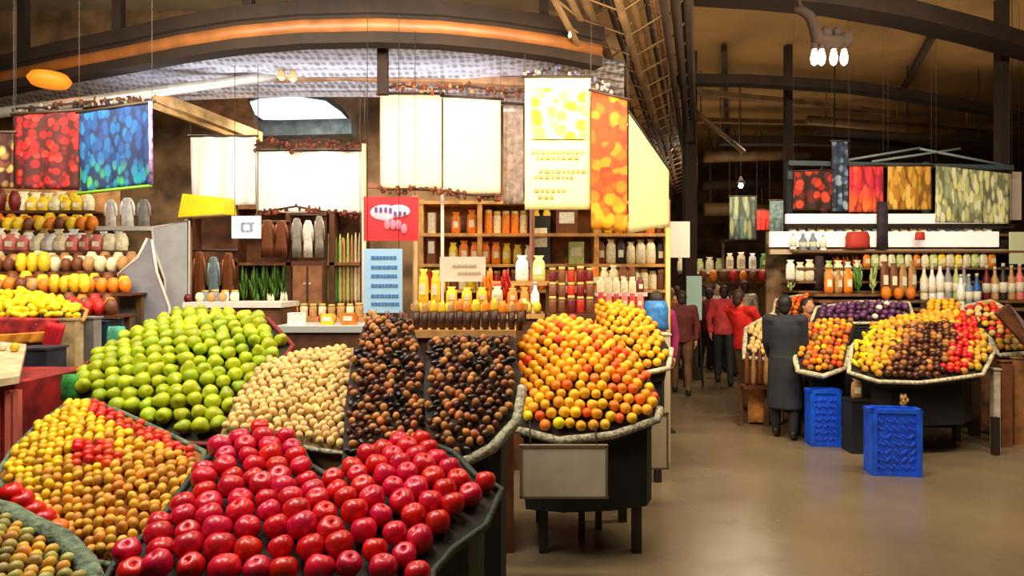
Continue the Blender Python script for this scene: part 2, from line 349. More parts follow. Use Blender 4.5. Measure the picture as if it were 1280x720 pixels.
g = MB(); g.tube([W(188, 127, 5.49), W(189, 231, 5.49)], .018, 6); part(g, 'side_hem', mat('violet_hem', (150, 120, 190), .7, var=.5, vscale=20), br)
banner(-30, 17, 165, 235, 5.6, print_mat('brown_mix_print', [(150, 110, 60), (110, 60, 40), (190, 160, 90), (80, 70, 40)], 12), 'brown and cream banner cut off beside the red fruit banner')
cream = mat('cream_sheet', (240, 218, 178), .8, var=.03, vscale=3)
cream2 = mat('white_sheet', (244, 236, 226), .8, var=.03, vscale=3)
banner(238, 320, 170, 256, 7.4, cream2, 'white wavy sheet hung above the yellow awning box', wave=.03, cat='sheet', name='hanging_sheet')
banner(320, 456, 188, 266, 7.3, cream2, 'wide white sheet hung above the dark wooden shelves', wave=.015, cat='sheet', name='hanging_sheet')
banner(475, 552, 117, 236, 6.6, cream, 'tall cream sheet hung above the red sign', wave=.004, cat='sheet', name='hanging_sheet')
banner(554, 626, 120, 242, 6.6, cream, 'tall cream sheet with a thin border next to the grey banner', wave=.004, pt1=124, cat='sheet', name='hanging_sheet')
banner(629, 654, 130, 255, 6.8, mat('grey_cloth', (170, 150, 140), .8, var=.2, vscale=14), 'narrow grey banner between the cream sheet and the yellow poster')
yel = print_mat('lemon_print', [(250, 232, 40), (240, 225, 90), (250, 240, 120), (220, 220, 60)], 9, gap=(240, 236, 190), gapw=.18)
yb = banner(656, 738, 96, 262, 6.2, mat('pale_yellow_sheet', (250, 240, 170), .8), 'pale yellow poster with a lemon picture above faint lines of lettering', wave=.004, cat='poster')
g = MB(); p = W(698, 142, 6.18); g.box(p, (W(732, 0, 6.18).x - W(665, 0, 6.18).x, .008, .49)); part(g, 'lemon_picture', yel, yb)
grn = mat('poster_ink', (170, 150, 90), .8)
for row, (yy, x0, x1) in enumerate(((190, 664, 730), (197, 670, 722), (214, 674, 728), (221, 668, 716), (238, 668, 705), (246, 672, 690))):
    g = MB(); x = x0
    while x < x1:
        wpx = rnd(3, 7); g.box(W(x + wpx / 2, yy, 6.185), (wpx * .0075, .004, .03)); x += wpx + 2
    part(g, 'lettering', grn, yb)
oran = print_mat('orange_print', [(222, 96, 8), (206, 66, 8), (232, 124, 14), (186, 48, 10)], 10, gap=(150, 60, 10), gapw=.1, fade=([(232, 140, 14), (222, 112, 12), (230, 164, 30)], -.5, -.1))
banner(739, 784, 113, 286, 6.1, oran, 'tall orange banner printed with oranges beside the pale yellow poster', wave=.006, pt1=124, pb1=290)
# curved cream sheet: upper edge follows the truss
banner(786, 836, 140, 292, 6.4, mat('lemon_sheet', (252, 242, 170), .8), 'cream yellow sheet with slanting top edge under the truss', pt1=212, pb1=282, wave=.004, cat='sheet', name='hanging_sheet', cord=.05, depth1=7.6)
# leafy garlands over and under the sheets
def garland(pts, label, cols, r=.05):
    root = empty('garland', pts[0], label, 'garland')
    for q in (pts[0], pts[-1]): part(MB().tube([q, Vector((q.x, q.y, 4.14 if 6.15 < q.y < 9 else 6.12))], .003, 4), 'hanging_cord', mat('cord_grey', (90, 84, 76), .7), root)
    part(MB().tube(pts, .012, 5), 'cord', mat('garland_cord', (70, 40, 24), .8), root)
    g = MB()
    for i in range(len(pts) - 1):
        L = (pts[i + 1] - pts[i]).length
        for k in range(int(L / .022)):
            p = pts[i].lerp(pts[i + 1], rnd(0, 1)) + Vector((rnd(-.02, .02), rnd(-.03, .03), rnd(-r, r * .6)))
            g.ball(p, (rnd(.012, .03), rnd(.01, .02), rnd(.015, .035)), 6, 4, mi=random.randrange(len(cols)))
    tag(part(g, 'dried_leaves', cols, root), kind='stuff')
gl = [mat('dry_leaf_rust', (130, 58, 30), .8), mat('dry_leaf_brown', (92, 52, 28), .8), mat('dry_leaf_tan', (170, 120, 70), .8)]
garland([W(a, b_, 6.5) for a, b_ in ((472, 112), (500, 107), (540, 112), (580, 107), (640, 116), (690, 104))], 'rust brown garland along the top of the cream sheets', gl)
garland([W(a, b_, 7.2) for a, b_ in ((318, 182), (340, 172), (365, 186), (400, 174), (430, 182), (456, 176))], 'dark red garland along the top of the wide white sheet', [gl[0], gl[1], mat('leaf_dark_red', (96, 26, 26), .8)], .06)
garland([W(a, b_, 7.2) for a, b_ in ((322, 266), (370, 258), (400, 264), (450, 268))], 'rust garland along the bottom of the wide white sheet', gl[:2], .035)
garland([W(a, b_, 6.5) for a, b_ in ((476, 237), (520, 236), (552, 238), (590, 244), (626, 246))], 'rust garland along the bottom of the cream sheets', gl[:2], .035)
garland([W(a, b_, 6.1) for a, b_ in ((20, 136), (60, 134), (100, 128), (150, 124), (190, 126))], 'dark garland over the red and blue banners', [gl[1], mat('leaf_black', (40, 30, 26), .8), mat('leaf_grey', (150, 140, 120), .8)], .035)
garland([W(a, b_, 6.6) for a, b_ in ((655, 94), (690, 86), (730, 96), (768, 112))], 'pale grey garland over the yellow poster and orange banner', [mat('leaf_pale', (190, 180, 176), .8), mat('leaf_lilac', (120, 116, 150), .8)], .05)
# paper lantern and lamps
def lantern(px, py, Y, r, col, label):
    root = empty('paper_lantern', W(px, py, Y), label, 'lantern')
    p = W(px, py, Y)
    part(MB().lathe([(r * .3, -r * .42), (r * .8, -r * .3), (r, 0), (r * .8, r * .3), (r * .3, r * .42)], 16, p), 'shade', mat('lantern_' + str(px), col, .6, emit=.9, ecol=col), root)
    part(MB().tube([p + Vector((0, 0, r * .4)), Vector((p.x, p.y, 4.05 if px < 700 else 6.1))], .006, 5), 'cord', dark, root)
lantern(62, 100, 6.7, .2, (230, 130, 30), 'flat glowing orange lantern above the red fruit banner')
for i, (px, py, lab) in enumerate(((352, 93, 'cream cone lamp of the pair above the bright window, next to the silver pipe'), (366, 95, 'cream cone lamp of the pair above the bright window, next to the brown rail'))):
    root = empty('spot_lamp', W(px, py, 6.9), lab, 'lamp')
    p = W(px, py, 6.9)
    part(MB().lathe([(.02, .06), (.03, .05), (.055, -.04)], 12, p), 'lamp_shade', mat('lamp_cream', (220, 190, 130), .4), root)
    part(MB().ball(p - Vector((0, 0, .035)), .03), 'bulb', mat('lamp_bulb', (255, 220, 160), .3, emit=4), root)
# bent-arm ceiling lamp with four bulbs (right hall)
root = empty('ceiling_lamp', W(1030, 45, 7.0), 'dark bent arm lamp with four bright bulbs under the right ceiling', 'lamp')
g = MB(); g.tube([W(992, 12, 7), W(1002, 13, 7), W(1012, 20, 7), W(1018, 34, 7), W(1022, 50, 7), W(1034, 52, 7), W(1062, 52, 7)], [.03, .05, .055, .06, .07, .07, .06], 10)
g.tube([W(1003, 14, 7), W(999, 4, 7), W(1000, -60, 7)], .02, 6); part(g, 'bent_arm', dark, root)
for k, (a, b_, rr) in enumerate(((1032, 42, .07), (1046, 40, .05), (1058, 50, .08))):
    part(MB().ball(W(a, b_, 7), (rr, rr, rr * 1.1)), 'housing', dark, root)
for a in (1018, 1027, 1042, 1055):
    p = W(a, 72, 7); sk = part(MB().lathe([(.03, .16), (.034, .10), (.03, .09)], 10, p), 'socket', dark, root)
    bl = subpart(MB().lathe([(.02, .10), (.03, .06), (.042, 0), (.035, -.06), (.01, -.085)], 10, p), 'bulb', mat('hall_bulb', (255, 248, 235), .3, emit=8, ecol=(255, 240, 214)), root, sk)
for i, (px, py, Y) in enumerate(((926, 232, 14.0),)):  # added light ball that feeds the floor's bright streak, no known lamp
    root = empty('added_streak_light', W(px, py, Y), 'small added light ball deep over the aisle beside the dark column', 'lamp')
    p = W(px, py, Y); part(MB().ball(p, (.05, .05, .06)), 'bulb', mat('added_streak_glow', (255, 240, 210), .3, emit=60), root)
    part(MB().lathe([(.02, .2), (.05, .12), (.1, .06)], 10, p), 'shade', dark, root)
    part(MB().tube([p + Vector((0, 0, .2)), Vector((p.x, p.y, 6.1))], .008, 5), 'cord', dark, root)

# ------------------------------------------------------------------ produce meshes (unit radius 1 scaled by r)
def produce(kind, r, m):
    g = MB()
    if kind == 'apple': g.lathe([(.12, -.72), (.3, -.84), (.6, -.78), (.86, -.45), (1, .02), (.95, .42), (.72, .74), (.42, .86), (.2, .78), (.06, .6)], 14, lobes=5, la=.03)
    elif kind == 'pear': g.lathe([(.1, -.8), (.45, -.9), (.8, -.68), (1, -.2), (.95, .25), (.72, .62), (.5, .95), (.36, 1.15), (.14, 1.22)], 12)
    elif kind == 'lump': g.lathe([(.15, -.8), (.55, -.72), (.92, -.3), (1, .1), (.82, .52), (.5, .76), (.15, .82)], 9, lobes=2, la=.12)
    elif kind == 'nut': g.lathe([(.1, -.7), (.6, -.66), (.98, -.2), (.9, .25), (.55, .62), (.2, .86), (.04, 1.0)], 8, sq=.8)
    elif kind == 'round': g.lathe([(.12, -.86), (.5, -.84), (.86, -.52), (1, 0), (.88, .5), (.5, .8), (.12, .8)], 12)
    elif kind == 'date': g.lathe([(.1, -1.25), (.45, -1.05), (.7, -.4), (.7, .4), (.45, 1.05), (.1, 1.25)], 8)
    elif kind == 'long': g.lathe([(.12, -1.6), (.4, -1.3), (.62, -.6), (.66, .3), (.5, 1.1), (.25, 1.6), (.08, 1.8)], 8)
    g.v = [(a * r, b_ * r, c_ * r) for a, b_, c_ in g.v]
    return g.mesh(kind, m)
PM = {
 'red': mat('skin_red', (206, 12, 42), .34, hue=.008, val=.16, var=.12, vscale=14, coat=.3),
 'green': mat('skin_green', (170, 184, 24), .42, hue=.018, val=.2, var=.16, vscale=12),
 'yellow': mat('skin_yellow', (252, 188, 18), .5, hue=.015, val=.22, var=.12, vscale=20),
 'ochre': mat('skin_ochre', (216, 158, 48), .5, hue=.02, val=.3, var=.15, vscale=20),
 'olive': mat('skin_olive', (168, 154, 78), .45, hue=.03, val=.3, var=.15, vscale=20),
 'cream': mat('skin_cream', (228, 192, 120), .65, hue=.01, val=.15, var=.1, vscale=20),
 'brown': mat('skin_brown', (84, 44, 22), .35, hue=.015, val=.5, var=.2, vscale=20),
 'tan': mat('skin_tan', (170, 110, 52), .5, hue=.015, val=.3, var=.2, vscale=20),
 'black': mat('skin_black', (30, 18, 16), .3, hue=.01, val=.4),
 'orange': mat('skin_orange', (250, 172, 28), .42, hue=.02, val=.16, var=.1, vscale=14),
 'deep': mat('skin_deep_orange', (232, 104, 20), .42, hue=.02, val=.2, var=.1, vscale=14),
 'purple': mat('skin_purple', (96, 50, 92), .4, hue=.03, val=.35, var=.2),
 'tomato': mat('skin_tomato', (216, 52, 26), .35, hue=.012, val=.2),
 'lemon': mat('skin_lemon', (250, 214, 20), .4, hue=.012, val=.12),
 'white': mat('skin_white', (236, 222, 200), .6, hue=.01, val=.12),
}
PROTO = {}
def proto(kind, r, col):
    k = (kind, round(r, 4), col)
    if k not in PROTO: PROTO[k] = produce(kind, r, PM[col])
    return PROTO[k]
def put(name, mesh, loc, rot, sc, label, cat, group):
    o = bpy.data.objects.new(name, mesh); o.location = loc; o.rotation_euler = rot; o.scale = (sc, sc, sc); COL.objects.link(o)
    o['label'] = label; o['category'] = cat; o['group'] = group; return o

def heap(outline, anchor, k, r, chooser, stand, kx=0, dome=.0, jit=.1, place='zone', tray=.09, rim=None, rimr=.02, liner=None, z0=0.0, skirt=.9, skirtm=None, legs=0, upright=False, gap=2.06, inset=1.0, where_='', rimf=None):
    """a sloping heap of produce on a stand: OUTLINE in picture points meets the slope through ANCHOR; chooser picks what each piece is"""
    A = W(*anchor)
    def hit(px, py):
        rx, rz = (px - 640) / F, (HOR - py) / F
        Y = (A.z - kx * A.x - k * A.y - EYE) / (rz - kx * rx - k); return Vector((rx * Y, Y, EYE + rz * Y))
    P = [hit(*q) for q in outline]
    C = sum(P, Vector()) / len(P)
    N = Vector((-kx, -k, 1)).normalized(); E1 = Vector((1, 0, kx)).normalized(); E2 = N.cross(E1)
    q2 = [((p - C).dot(E1), (p - C).dot(E2)) for p in P]
    def inside(x, y):
        c = False; n = len(q2)
        for i in range(n):
            x1, y1 = q2[i]; x2, y2 = q2[(i + 1) % n]
            if (y1 > y) != (y2 > y) and x < (x2 - x1) * (y - y1) / (y2 - y1) + x1: c = not c
        return c
    def edge(x, y):
        best = 9
        n = len(q2)
        for i in range(n):
            x1, y1 = q2[i]; x2, y2 = q2[(i + 1) % n]; dx, dy = x2 - x1, y2 - y1
            t = max(0, min(1, ((x - x1) * dx + (y - y1) * dy) / (dx * dx + dy * dy))); best = min(best, math.hypot(x - x1 - t * dx, y - y1 - t * dy))
        return best
    span = min(max(a for a, _ in q2) - min(a for a, _ in q2), max(b_ for _, b_ in q2) - min(b_ for _, b_ in q2)) / 2
    def rise(x, y): t = min(1, edge(x, y) / span) if inside(x, y) else 0; return dome * math.sin(t * math.pi / 2)
    # the stand
    name, label, cat = stand
    root = empty(name, (C.x, C.y, z0), label, cat)
    K = 9; g = MB(); vs = []; n = len(P)
    dense = []
    for i in range(n):
        for t in (0, .25, .5, .75): dense.append(P[i].lerp(P[(i + 1) % n], t))
    n = len(dense)
    outw = [(p - C).normalized() for p in dense]
    for j in range(K, 0, -1):
        for p in dense:
            q = C + (p - C) * (j / K); x, y = (q - C).dot(E1), (q - C).dot(E2)
            vs.append(q + N * (rise(x * .999, y * .999) - r * .92))
    vs.append(C + N * (rise(0, 0) - r * .92)); top = len(vs) - 1
    fs = [(j * n + i, j * n + (i + 1) % n, (j + 1) * n + (i + 1) % n, (j + 1) * n + i) for j in range(K - 1) for i in range(n)]
    fs += [((K - 1) * n + i, (K - 1) * n + (i + 1) % n, top) for i in range(n)]
    base = len(vs); vs += [p + o_ * .012 + N * (-r * .92) for p, o_ in zip(dense, outw)]
    vs += [C + (p - C) * .96 + Vector((0, 0, -tray - r * .9)) for p in dense]
    fs += [(i, base + i, base + (i + 1) % n, (i + 1) % n) for i in range(n)]
    fs += [(base + i, base + n + i, base + n + (i + 1) % n, base + (i + 1) % n) for i in range(n)]
    fs += [tuple(base + n + i for i in range(n))]
    part(g.add(vs, fs, 0, False), 'tray', liner or mat('gap_shade', (34, 24, 16), .8), root)  # default dark bed: shade between the fruit is put into its colour
    if rim:
        ring = [(p + o_ * (.014 + rimr * .5) + N * (-r * .75)) for p, o_ in zip(dense, outw)]
        ok = [rimf is None or rimf(*px_of(p)) for p in dense]
        if all(ok): part(MB().tube(ring, rimr, 8, closed=True), 'rim', rim, root)
        else:
            st_ = next(i for i in range(n) if ok[i] and not ok[i - 1]); seq = []
            for i in range(n):
                if not ok[(st_ + i) % n]: break
                seq.append(ring[(st_ + i) % n])
            part(MB().tube(seq, rimr, 8), 'rim', rim, root)
    if skirt:
        vs = []; zt = -tray - r * .9
        for p in dense: vs.append(C + (p - C) * skirt + Vector((0, 0, zt + .01)))
        zz = .03 if not legs else .32
        for p in dense: q = C + (p - C) * skirt; vs.append(Vector((q.x, q.y, min(zz, q.z - .2))))
        part(MB().add(vs, [(i, n + i, n + (i + 1) % n, (i + 1) % n) for i in range(n)] + [tuple(range(n, 2 * n))]), 'skirt', skirtm or mat('black_skirt', (20, 18, 18), .85, var=.3), root)
    if legs:
        xs = sorted(p.x for p in dense); ys = sorted(p.y for p in dense)
        for lx in (xs[0] * .82 + xs[-1] * .18, xs[0] * .18 + xs[-1] * .82):
            for ly in (ys[0] * .8 + ys[-1] * .2, ys[0] * .25 + ys[-1] * .75):
                part(MB().box((lx, ly, .2), (.06, .06, .4)), 'leg', mat('table_leg', (40, 30, 24), .6), root)
    # produce
    step = r * gap; rowh = step * .866; x0, x1 = min(a for a, _ in q2), max(a for a, _ in q2); y0, y1 = min(b_ for _, b_ in q2), max(b_ for _, b_ in q2)
    j = 0; y = y0; cnt = 0; made = []
    while y < y1:
        x = x0 + (step / 2 if j % 2 else 0); line = []
        while x < x1:
            xx, yy = x + rnd(-jit, jit) * r, y + rnd(-jit, jit) * r
            if inside(xx, yy) and edge(xx, yy) > r * .45 * inset:
                p = C + E1 * xx + E2 * yy + N * (rise(xx, yy) + rnd(-.1, .35) * r * (jit / .1) * .5)
                u = px_of(p); it = chooser(u[0], u[1], xx, yy)
                if it and u[1] < 728 and u[0] > -12: line.append((u, p, it))
            x += step
        if line: made.append(line)
        y += rowh; j += 1
    us = [u for line in made for u, _, _ in line]; ux = sorted(u[0] for u in us); uy = sorted(u[1] for u in us); t3 = lambda a, v: 0 if v < a[len(a) // 3] else 1 if v < a[2 * len(a) // 3] else 2
    for jj, line in enumerate(made):
        for ii, (u, p, it) in enumerate(line):
            nm, kd, col, lab, ct, gr = it
            if place == 'row': lab = f'{lab.split(" in the ")[0].split(" at the ")[0]}, {nth(ii)} from left in {nth(jj)} row from bottom of {where_}'
            else: lab = lab + ', ' + ('upper', 'middle', 'lower')[t3(uy, u[1])] + ' ' + ('left', 'centre', 'right')[t3(ux, u[0])]; gr = gr + ', ' + lab.split(', ')[-1]
            rot = (rnd(-.5, .5), rnd(-.5, .5), rnd(0, 6.28)) if upright else (rnd(0, 6.28), rnd(0, 6.28), rnd(0, 6.28))
            put(nm, proto(kd, r, col), p, rot, rnd(.84, 1.05), lab, ct, gr); cnt += 1
    print('heap', label, cnt)
    return root
basket = mat('woven_rim', (150, 146, 124), .8, bump=.8, bscale=60, var=.35, vscale=40)
leafrim = mat('green_grey_rim', (84, 98, 76), .8, bump=.8, bscale=60, var=.45, vscale=30)
ltrim = mat('light_rim', (190, 180, 150), .7, bump=.6, bscale=50, var=.25, vscale=30)
one = lambda *a: (lambda px, py, x, y: a)
# red apples in front
heap([(120, 745), (150, 690), (205, 640), (245, 585), (280, 545), (325, 530), (372, 542), (388, 575), (412, 590), (432, 572), (470, 555), (520, 542), (562, 558), (588, 585), (620, 602), (600, 645), (560, 672), (535, 700), (535, 770), (120, 770)], (400, 715, 2.05), .25, .049,
     lambda px, py, x, y: ('red_apple', 'apple', 'red', 'shiny red apple in the big front heap' , 'apple', 'red apples heaped in front'),
     ('apple_stand', 'black stand heaped with red apples at the very front', 'display stand'), dome=.05, jit=.2, place='row', where_='front apple heap', rim=mat('black_green_rim', (40, 52, 38), .6, bump=.6, bscale=50), rimr=.014, upright=True, skirtm=mat('dark_green_crate', (30, 38, 28), .7, bump=1, bscale=30, var=.4, vscale=14), skirt=.93, tray=.05, inset=.9, gap=2.06)
# small yellow fruit, left front
def ychoose(px, py, x, y):
    if 92 < px < 148 and 553 < py < 580: return ('cherry_tomato', 'round', 'tomato', 'bright red cherry tomato in the patch amid yellow apricots', 'tomato', 'red tomatoes amid the yellow heap')
    if py < 508 + (px - 112) * .47 + 8 and px > 108: return ('cherry_tomato', 'round', 'tomato', 'bright red cherry tomato in the strip along the yellow heap', 'tomato', 'red tomatoes along the edge of the yellow heap')
    low = (py - 500) + (px - 100) * .35 + rnd(-35, 35)
    if low > 85: return ('brown_apricot', 'lump', 'ochre', 'ochre brown apricot in the lower part of the yellow heap', 'apricot', 'ochre apricots in the front heap')
    return ('yellow_apricot', 'lump', 'yellow', 'bright yellow apricot in the upper part of the front heap', 'apricot', 'yellow apricots in the front heap')
heap([(0, 590), (18, 560), (48, 530), (84, 503), (112, 499), (150, 515), (200, 540), (248, 562), (246, 600), (215, 640), (178, 680), (150, 700), (110, 692), (66, 660), (28, 640)], (150, 690, 2.35), .45, .0225, ychoose,
     ('apricot_stand', 'dark stand heaped with small yellow and ochre apricots', 'display stand'), dome=.10, jit=.32, rim=leafrim, rimr=.012, liner=mat('apricot_liner', (150, 90, 24), .8), tray=.05, gap=1.9)
# olive heap bottom left
heap([(-60, 640), (-20, 632), (10, 640), (50, 668), (95, 700), (120, 745), (120, 790), (-60, 790)], (40, 700, 1.75), .3, .019, 
     lambda px, py, x, y: random.choice([('green_fig', 'round', 'olive', 'round olive green fig in the corner heap', 'fig', 'olive figs in the corner heap'), ('green_fig', 'round', 'olive', 'round olive green fig in the corner heap', 'fig', 'olive figs in the corner heap'), ('brown_fig', 'round', 'ochre', 'brownish yellow fig in the corner heap', 'fig', 'brownish figs in the corner heap')]),
     ('fig_stand', 'dark stand of olive figs with a grey green rim, cut off in the corner', 'display stand'), dome=.05, jit=.15, rim=leafrim, rimr=.03, tray=.05)
for i, (px, py) in enumerate(((14, 618), (27, 627), (41, 640), (54, 650))):
    put('red_apple', proto('apple', .044, 'red'), W(px, py, 2.42), (rnd(-.4, .4), rnd(-.4, .4), rnd(0, 6)), 1, 'red apple wedged between the fig rim and the apricots, ' + ['topmost of four', 'second from the top', 'third from the top', 'lowest of four'][i], 'apple', 'four loose red apples')
put('peach', proto('apple', .034, 'deep'), W(73, 660, 2.36), (0.3, .2, 1), 1, 'single orange peach below the four loose red apples', 'peach', None or 'loose peach')
# green pears
heap([(84, 487), (108, 452), (150, 420), (215, 390), (270, 386), (330, 396), (360, 428), (338, 458), (302, 502), (276, 548), (230, 545), (160, 520), (110, 505)], (200, 530, 3.3), .6, .043,
     one('green_pear', 'pear', 'green', 'yellow green pear in the large green heap', 'pear', 'green pears in the large heap'), ('pear_stand', 'dark stand heaped with yellow green pears', 'display stand'), dome=.10, jit=.2, place='row', where_='green heap', rim=mat('red_brown_rim', (120, 30, 22), .6), rimr=.016, tray=.08, upright=False, liner=mat('pear_gap_shade', (38, 42, 14), .8), gap=2.0)  # dark green bed carries the shade of the gaps between pears
# cream potatoes
heap([(276, 540), (298, 492), (328, 452), (378, 438), (440, 432), (436, 500), (430, 562), (350, 548)], (400, 550, 3.05), .55, .023,
     one('cream_potato', 'lump', 'cream', 'small cream potato in the pale heap beside the pears', 'potato', 'cream potatoes in the pale heap'), ('potato_stand', 'dark round stand heaped with small cream potatoes', 'display stand'), dome=.05, jit=.35, rim=basket, rimr=.014, rimf=lambda a, b_: b_ > 530, skirt=.8, tray=.1, liner=mat('potato_liner', (150, 120, 76), .8), gap=1.85)
def nuts(where, g1):
    def f(px, py, x, y):
        t = random.random()
        if math.sin(px * .13) + math.cos(py * .11 + 1) > 1.0 and t < .8: return ('black_date', 'date', 'black', 'near black date ' + where, 'date', 'black dates ' + g1)
        if t < .48: return ('brown_chestnut', 'nut', 'brown', 'dark brown chestnut ' + where, 'chestnut', 'chestnuts ' + g1)
        return ('tan_walnut', 'lump', 'tan', 'tan walnut ' + where, 'walnut', 'walnuts ' + g1)
    return f
heap([(428, 572), (434, 500), (442, 440), (458, 398), (512, 396), (528, 450), (533, 520), (530, 575), (480, 592)], (470, 560, 2.95), .8, .0225, nuts('in the heap beside the cream potatoes', 'beside the potatoes'),
     ('nut_stand', 'dark stand heaped with brown nuts between potatoes and round basket', 'display stand'), dome=.04, jit=.4, tray=.08, gap=1.85, skirt=.75)
heap([(536, 560), (532, 480), (536, 424), (560, 420), (640, 418), (648, 470), (640, 520), (612, 552), (574, 572)], (580, 565, 2.9), .8, .0235, nuts('in the round basket beside the orange stand', 'in the round basket'),
     ('nut_basket', 'round basket with pale woven rim heaped with dark nuts', 'basket'), dome=.05, jit=.4, rim=basket, rimr=.026, tray=.08, gap=1.85, skirt=.75, rimf=lambda a, b_: b_ > 545 or (a > 612 and b_ > 470))
# oranges
def ochoose(px, py, x, y):
    if py > 515 and px < 705 and random.random() < .5: return ('pale_tangerine', 'round', 'lemon', 'pale yellow tangerine at the low edge of the orange heap', 'tangerine', 'pale tangerines at the edge')
    if random.random() < .16 + (.25 if px > 760 else 0): return ('deep_tangerine', 'round', 'deep', 'deep orange tangerine in the front orange heap', 'tangerine', 'deep orange tangerines in the front heap')
    return ('orange_tangerine', 'round', 'orange', 'golden orange tangerine in the front orange heap', 'tangerine', 'golden tangerines in the front heap')
st = heap([(648, 530), (646, 440), (662, 406), (700, 396), (735, 400), (765, 417), (800, 450), (824, 492), (818, 518), (765, 536), (700, 543)], (730, 535, 4.2), .7, .039, ochoose,
     ('tangerine_stand', 'black skirted stand heaped with golden tangerines at the aisle', 'display stand'), dome=.14, jit=.24, place='row', where_='front tangerine heap', rim=basket, rimr=.028, rimf=lambda a, b_: b_ > 500, tray=.07, legs=1, gap=1.95)
heap([(738, 425), (735, 398), (745, 379), (780, 378), (815, 396), (836, 432), (833, 455), (800, 462), (765, 450)], (790, 460, 5.7), .6, .042,
     one('rear_tangerine', 'round', 'orange', 'golden tangerine in the smaller heap behind the front one', 'tangerine', 'golden tangerines in the rear heap'), ('tangerine_stand', 'smaller stand of golden tangerines behind the front tangerine stand', 'display stand'), dome=.08, jit=.3, rim=ltrim, rimr=.025, tray=.12, legs=1, rimf=lambda a, b_: b_ > 425)
# white notice boards hung on the stands
def board(px0, px1, py0, py1, Y, label, col=(212, 198, 174), rz=0):
    root = empty('hanging_board', W((px0 + px1) / 2, py1, Y), label, 'board')
    a, b_ = W(px0, py0, Y), W(px1, py1, Y); c_ = (a + b_) / 2; wd, hh = b_.x - a.x, a.z - b_.z
    part(MB().box(c_, (wd, .02, hh)), 'panel', mat('board_' + str(px0), col, .6, var=.04), root)
    g = MB()
    for z in (a.z, b_.z): g.box((c_.x, Y - .003, z), (wd + .02, .03, .014))
    for x in (a.x, b_.x): g.box((x, Y - .003, c_.z), (.014, .03, hh))
    for x in (a.x + .06, b_.x - .06): part(MB().tube([(x, Y, a.z), (x, Y + .06, a.z + .06), (x, Y + .14, a.z + .12)], .006, 5), 'strap', dark, root)
    part(g, 'frame', mat('board_frame', (120, 104, 82), .6), root)
    return root
board(651, 758, 557, 621, 4.05, 'wide blank beige board hung below the front tangerines')
board(801, 834, 516, 585, 5.15, 'narrow blank beige board below the rear tangerines')
g = MB(); root = empty('wooden_trestle', (W(735, 660, 4.75).x, 4.75, 0), 'pair of wooden legs under the beige board of tangerine stand', 'trestle')
for px in (727, 748): part(MB().box((W(px, 0, 4.75).x, 4.75, .30), (.045, .045, .6)), 'leg', mat('trestle_wood', (96, 70, 44), .7), root)
part(MB().box((W(737, 0, 4.75).x, 4.75, .58), (.25, .06, .05)), 'crossbar', mat('trestle_wood', (96, 70, 44)), root)

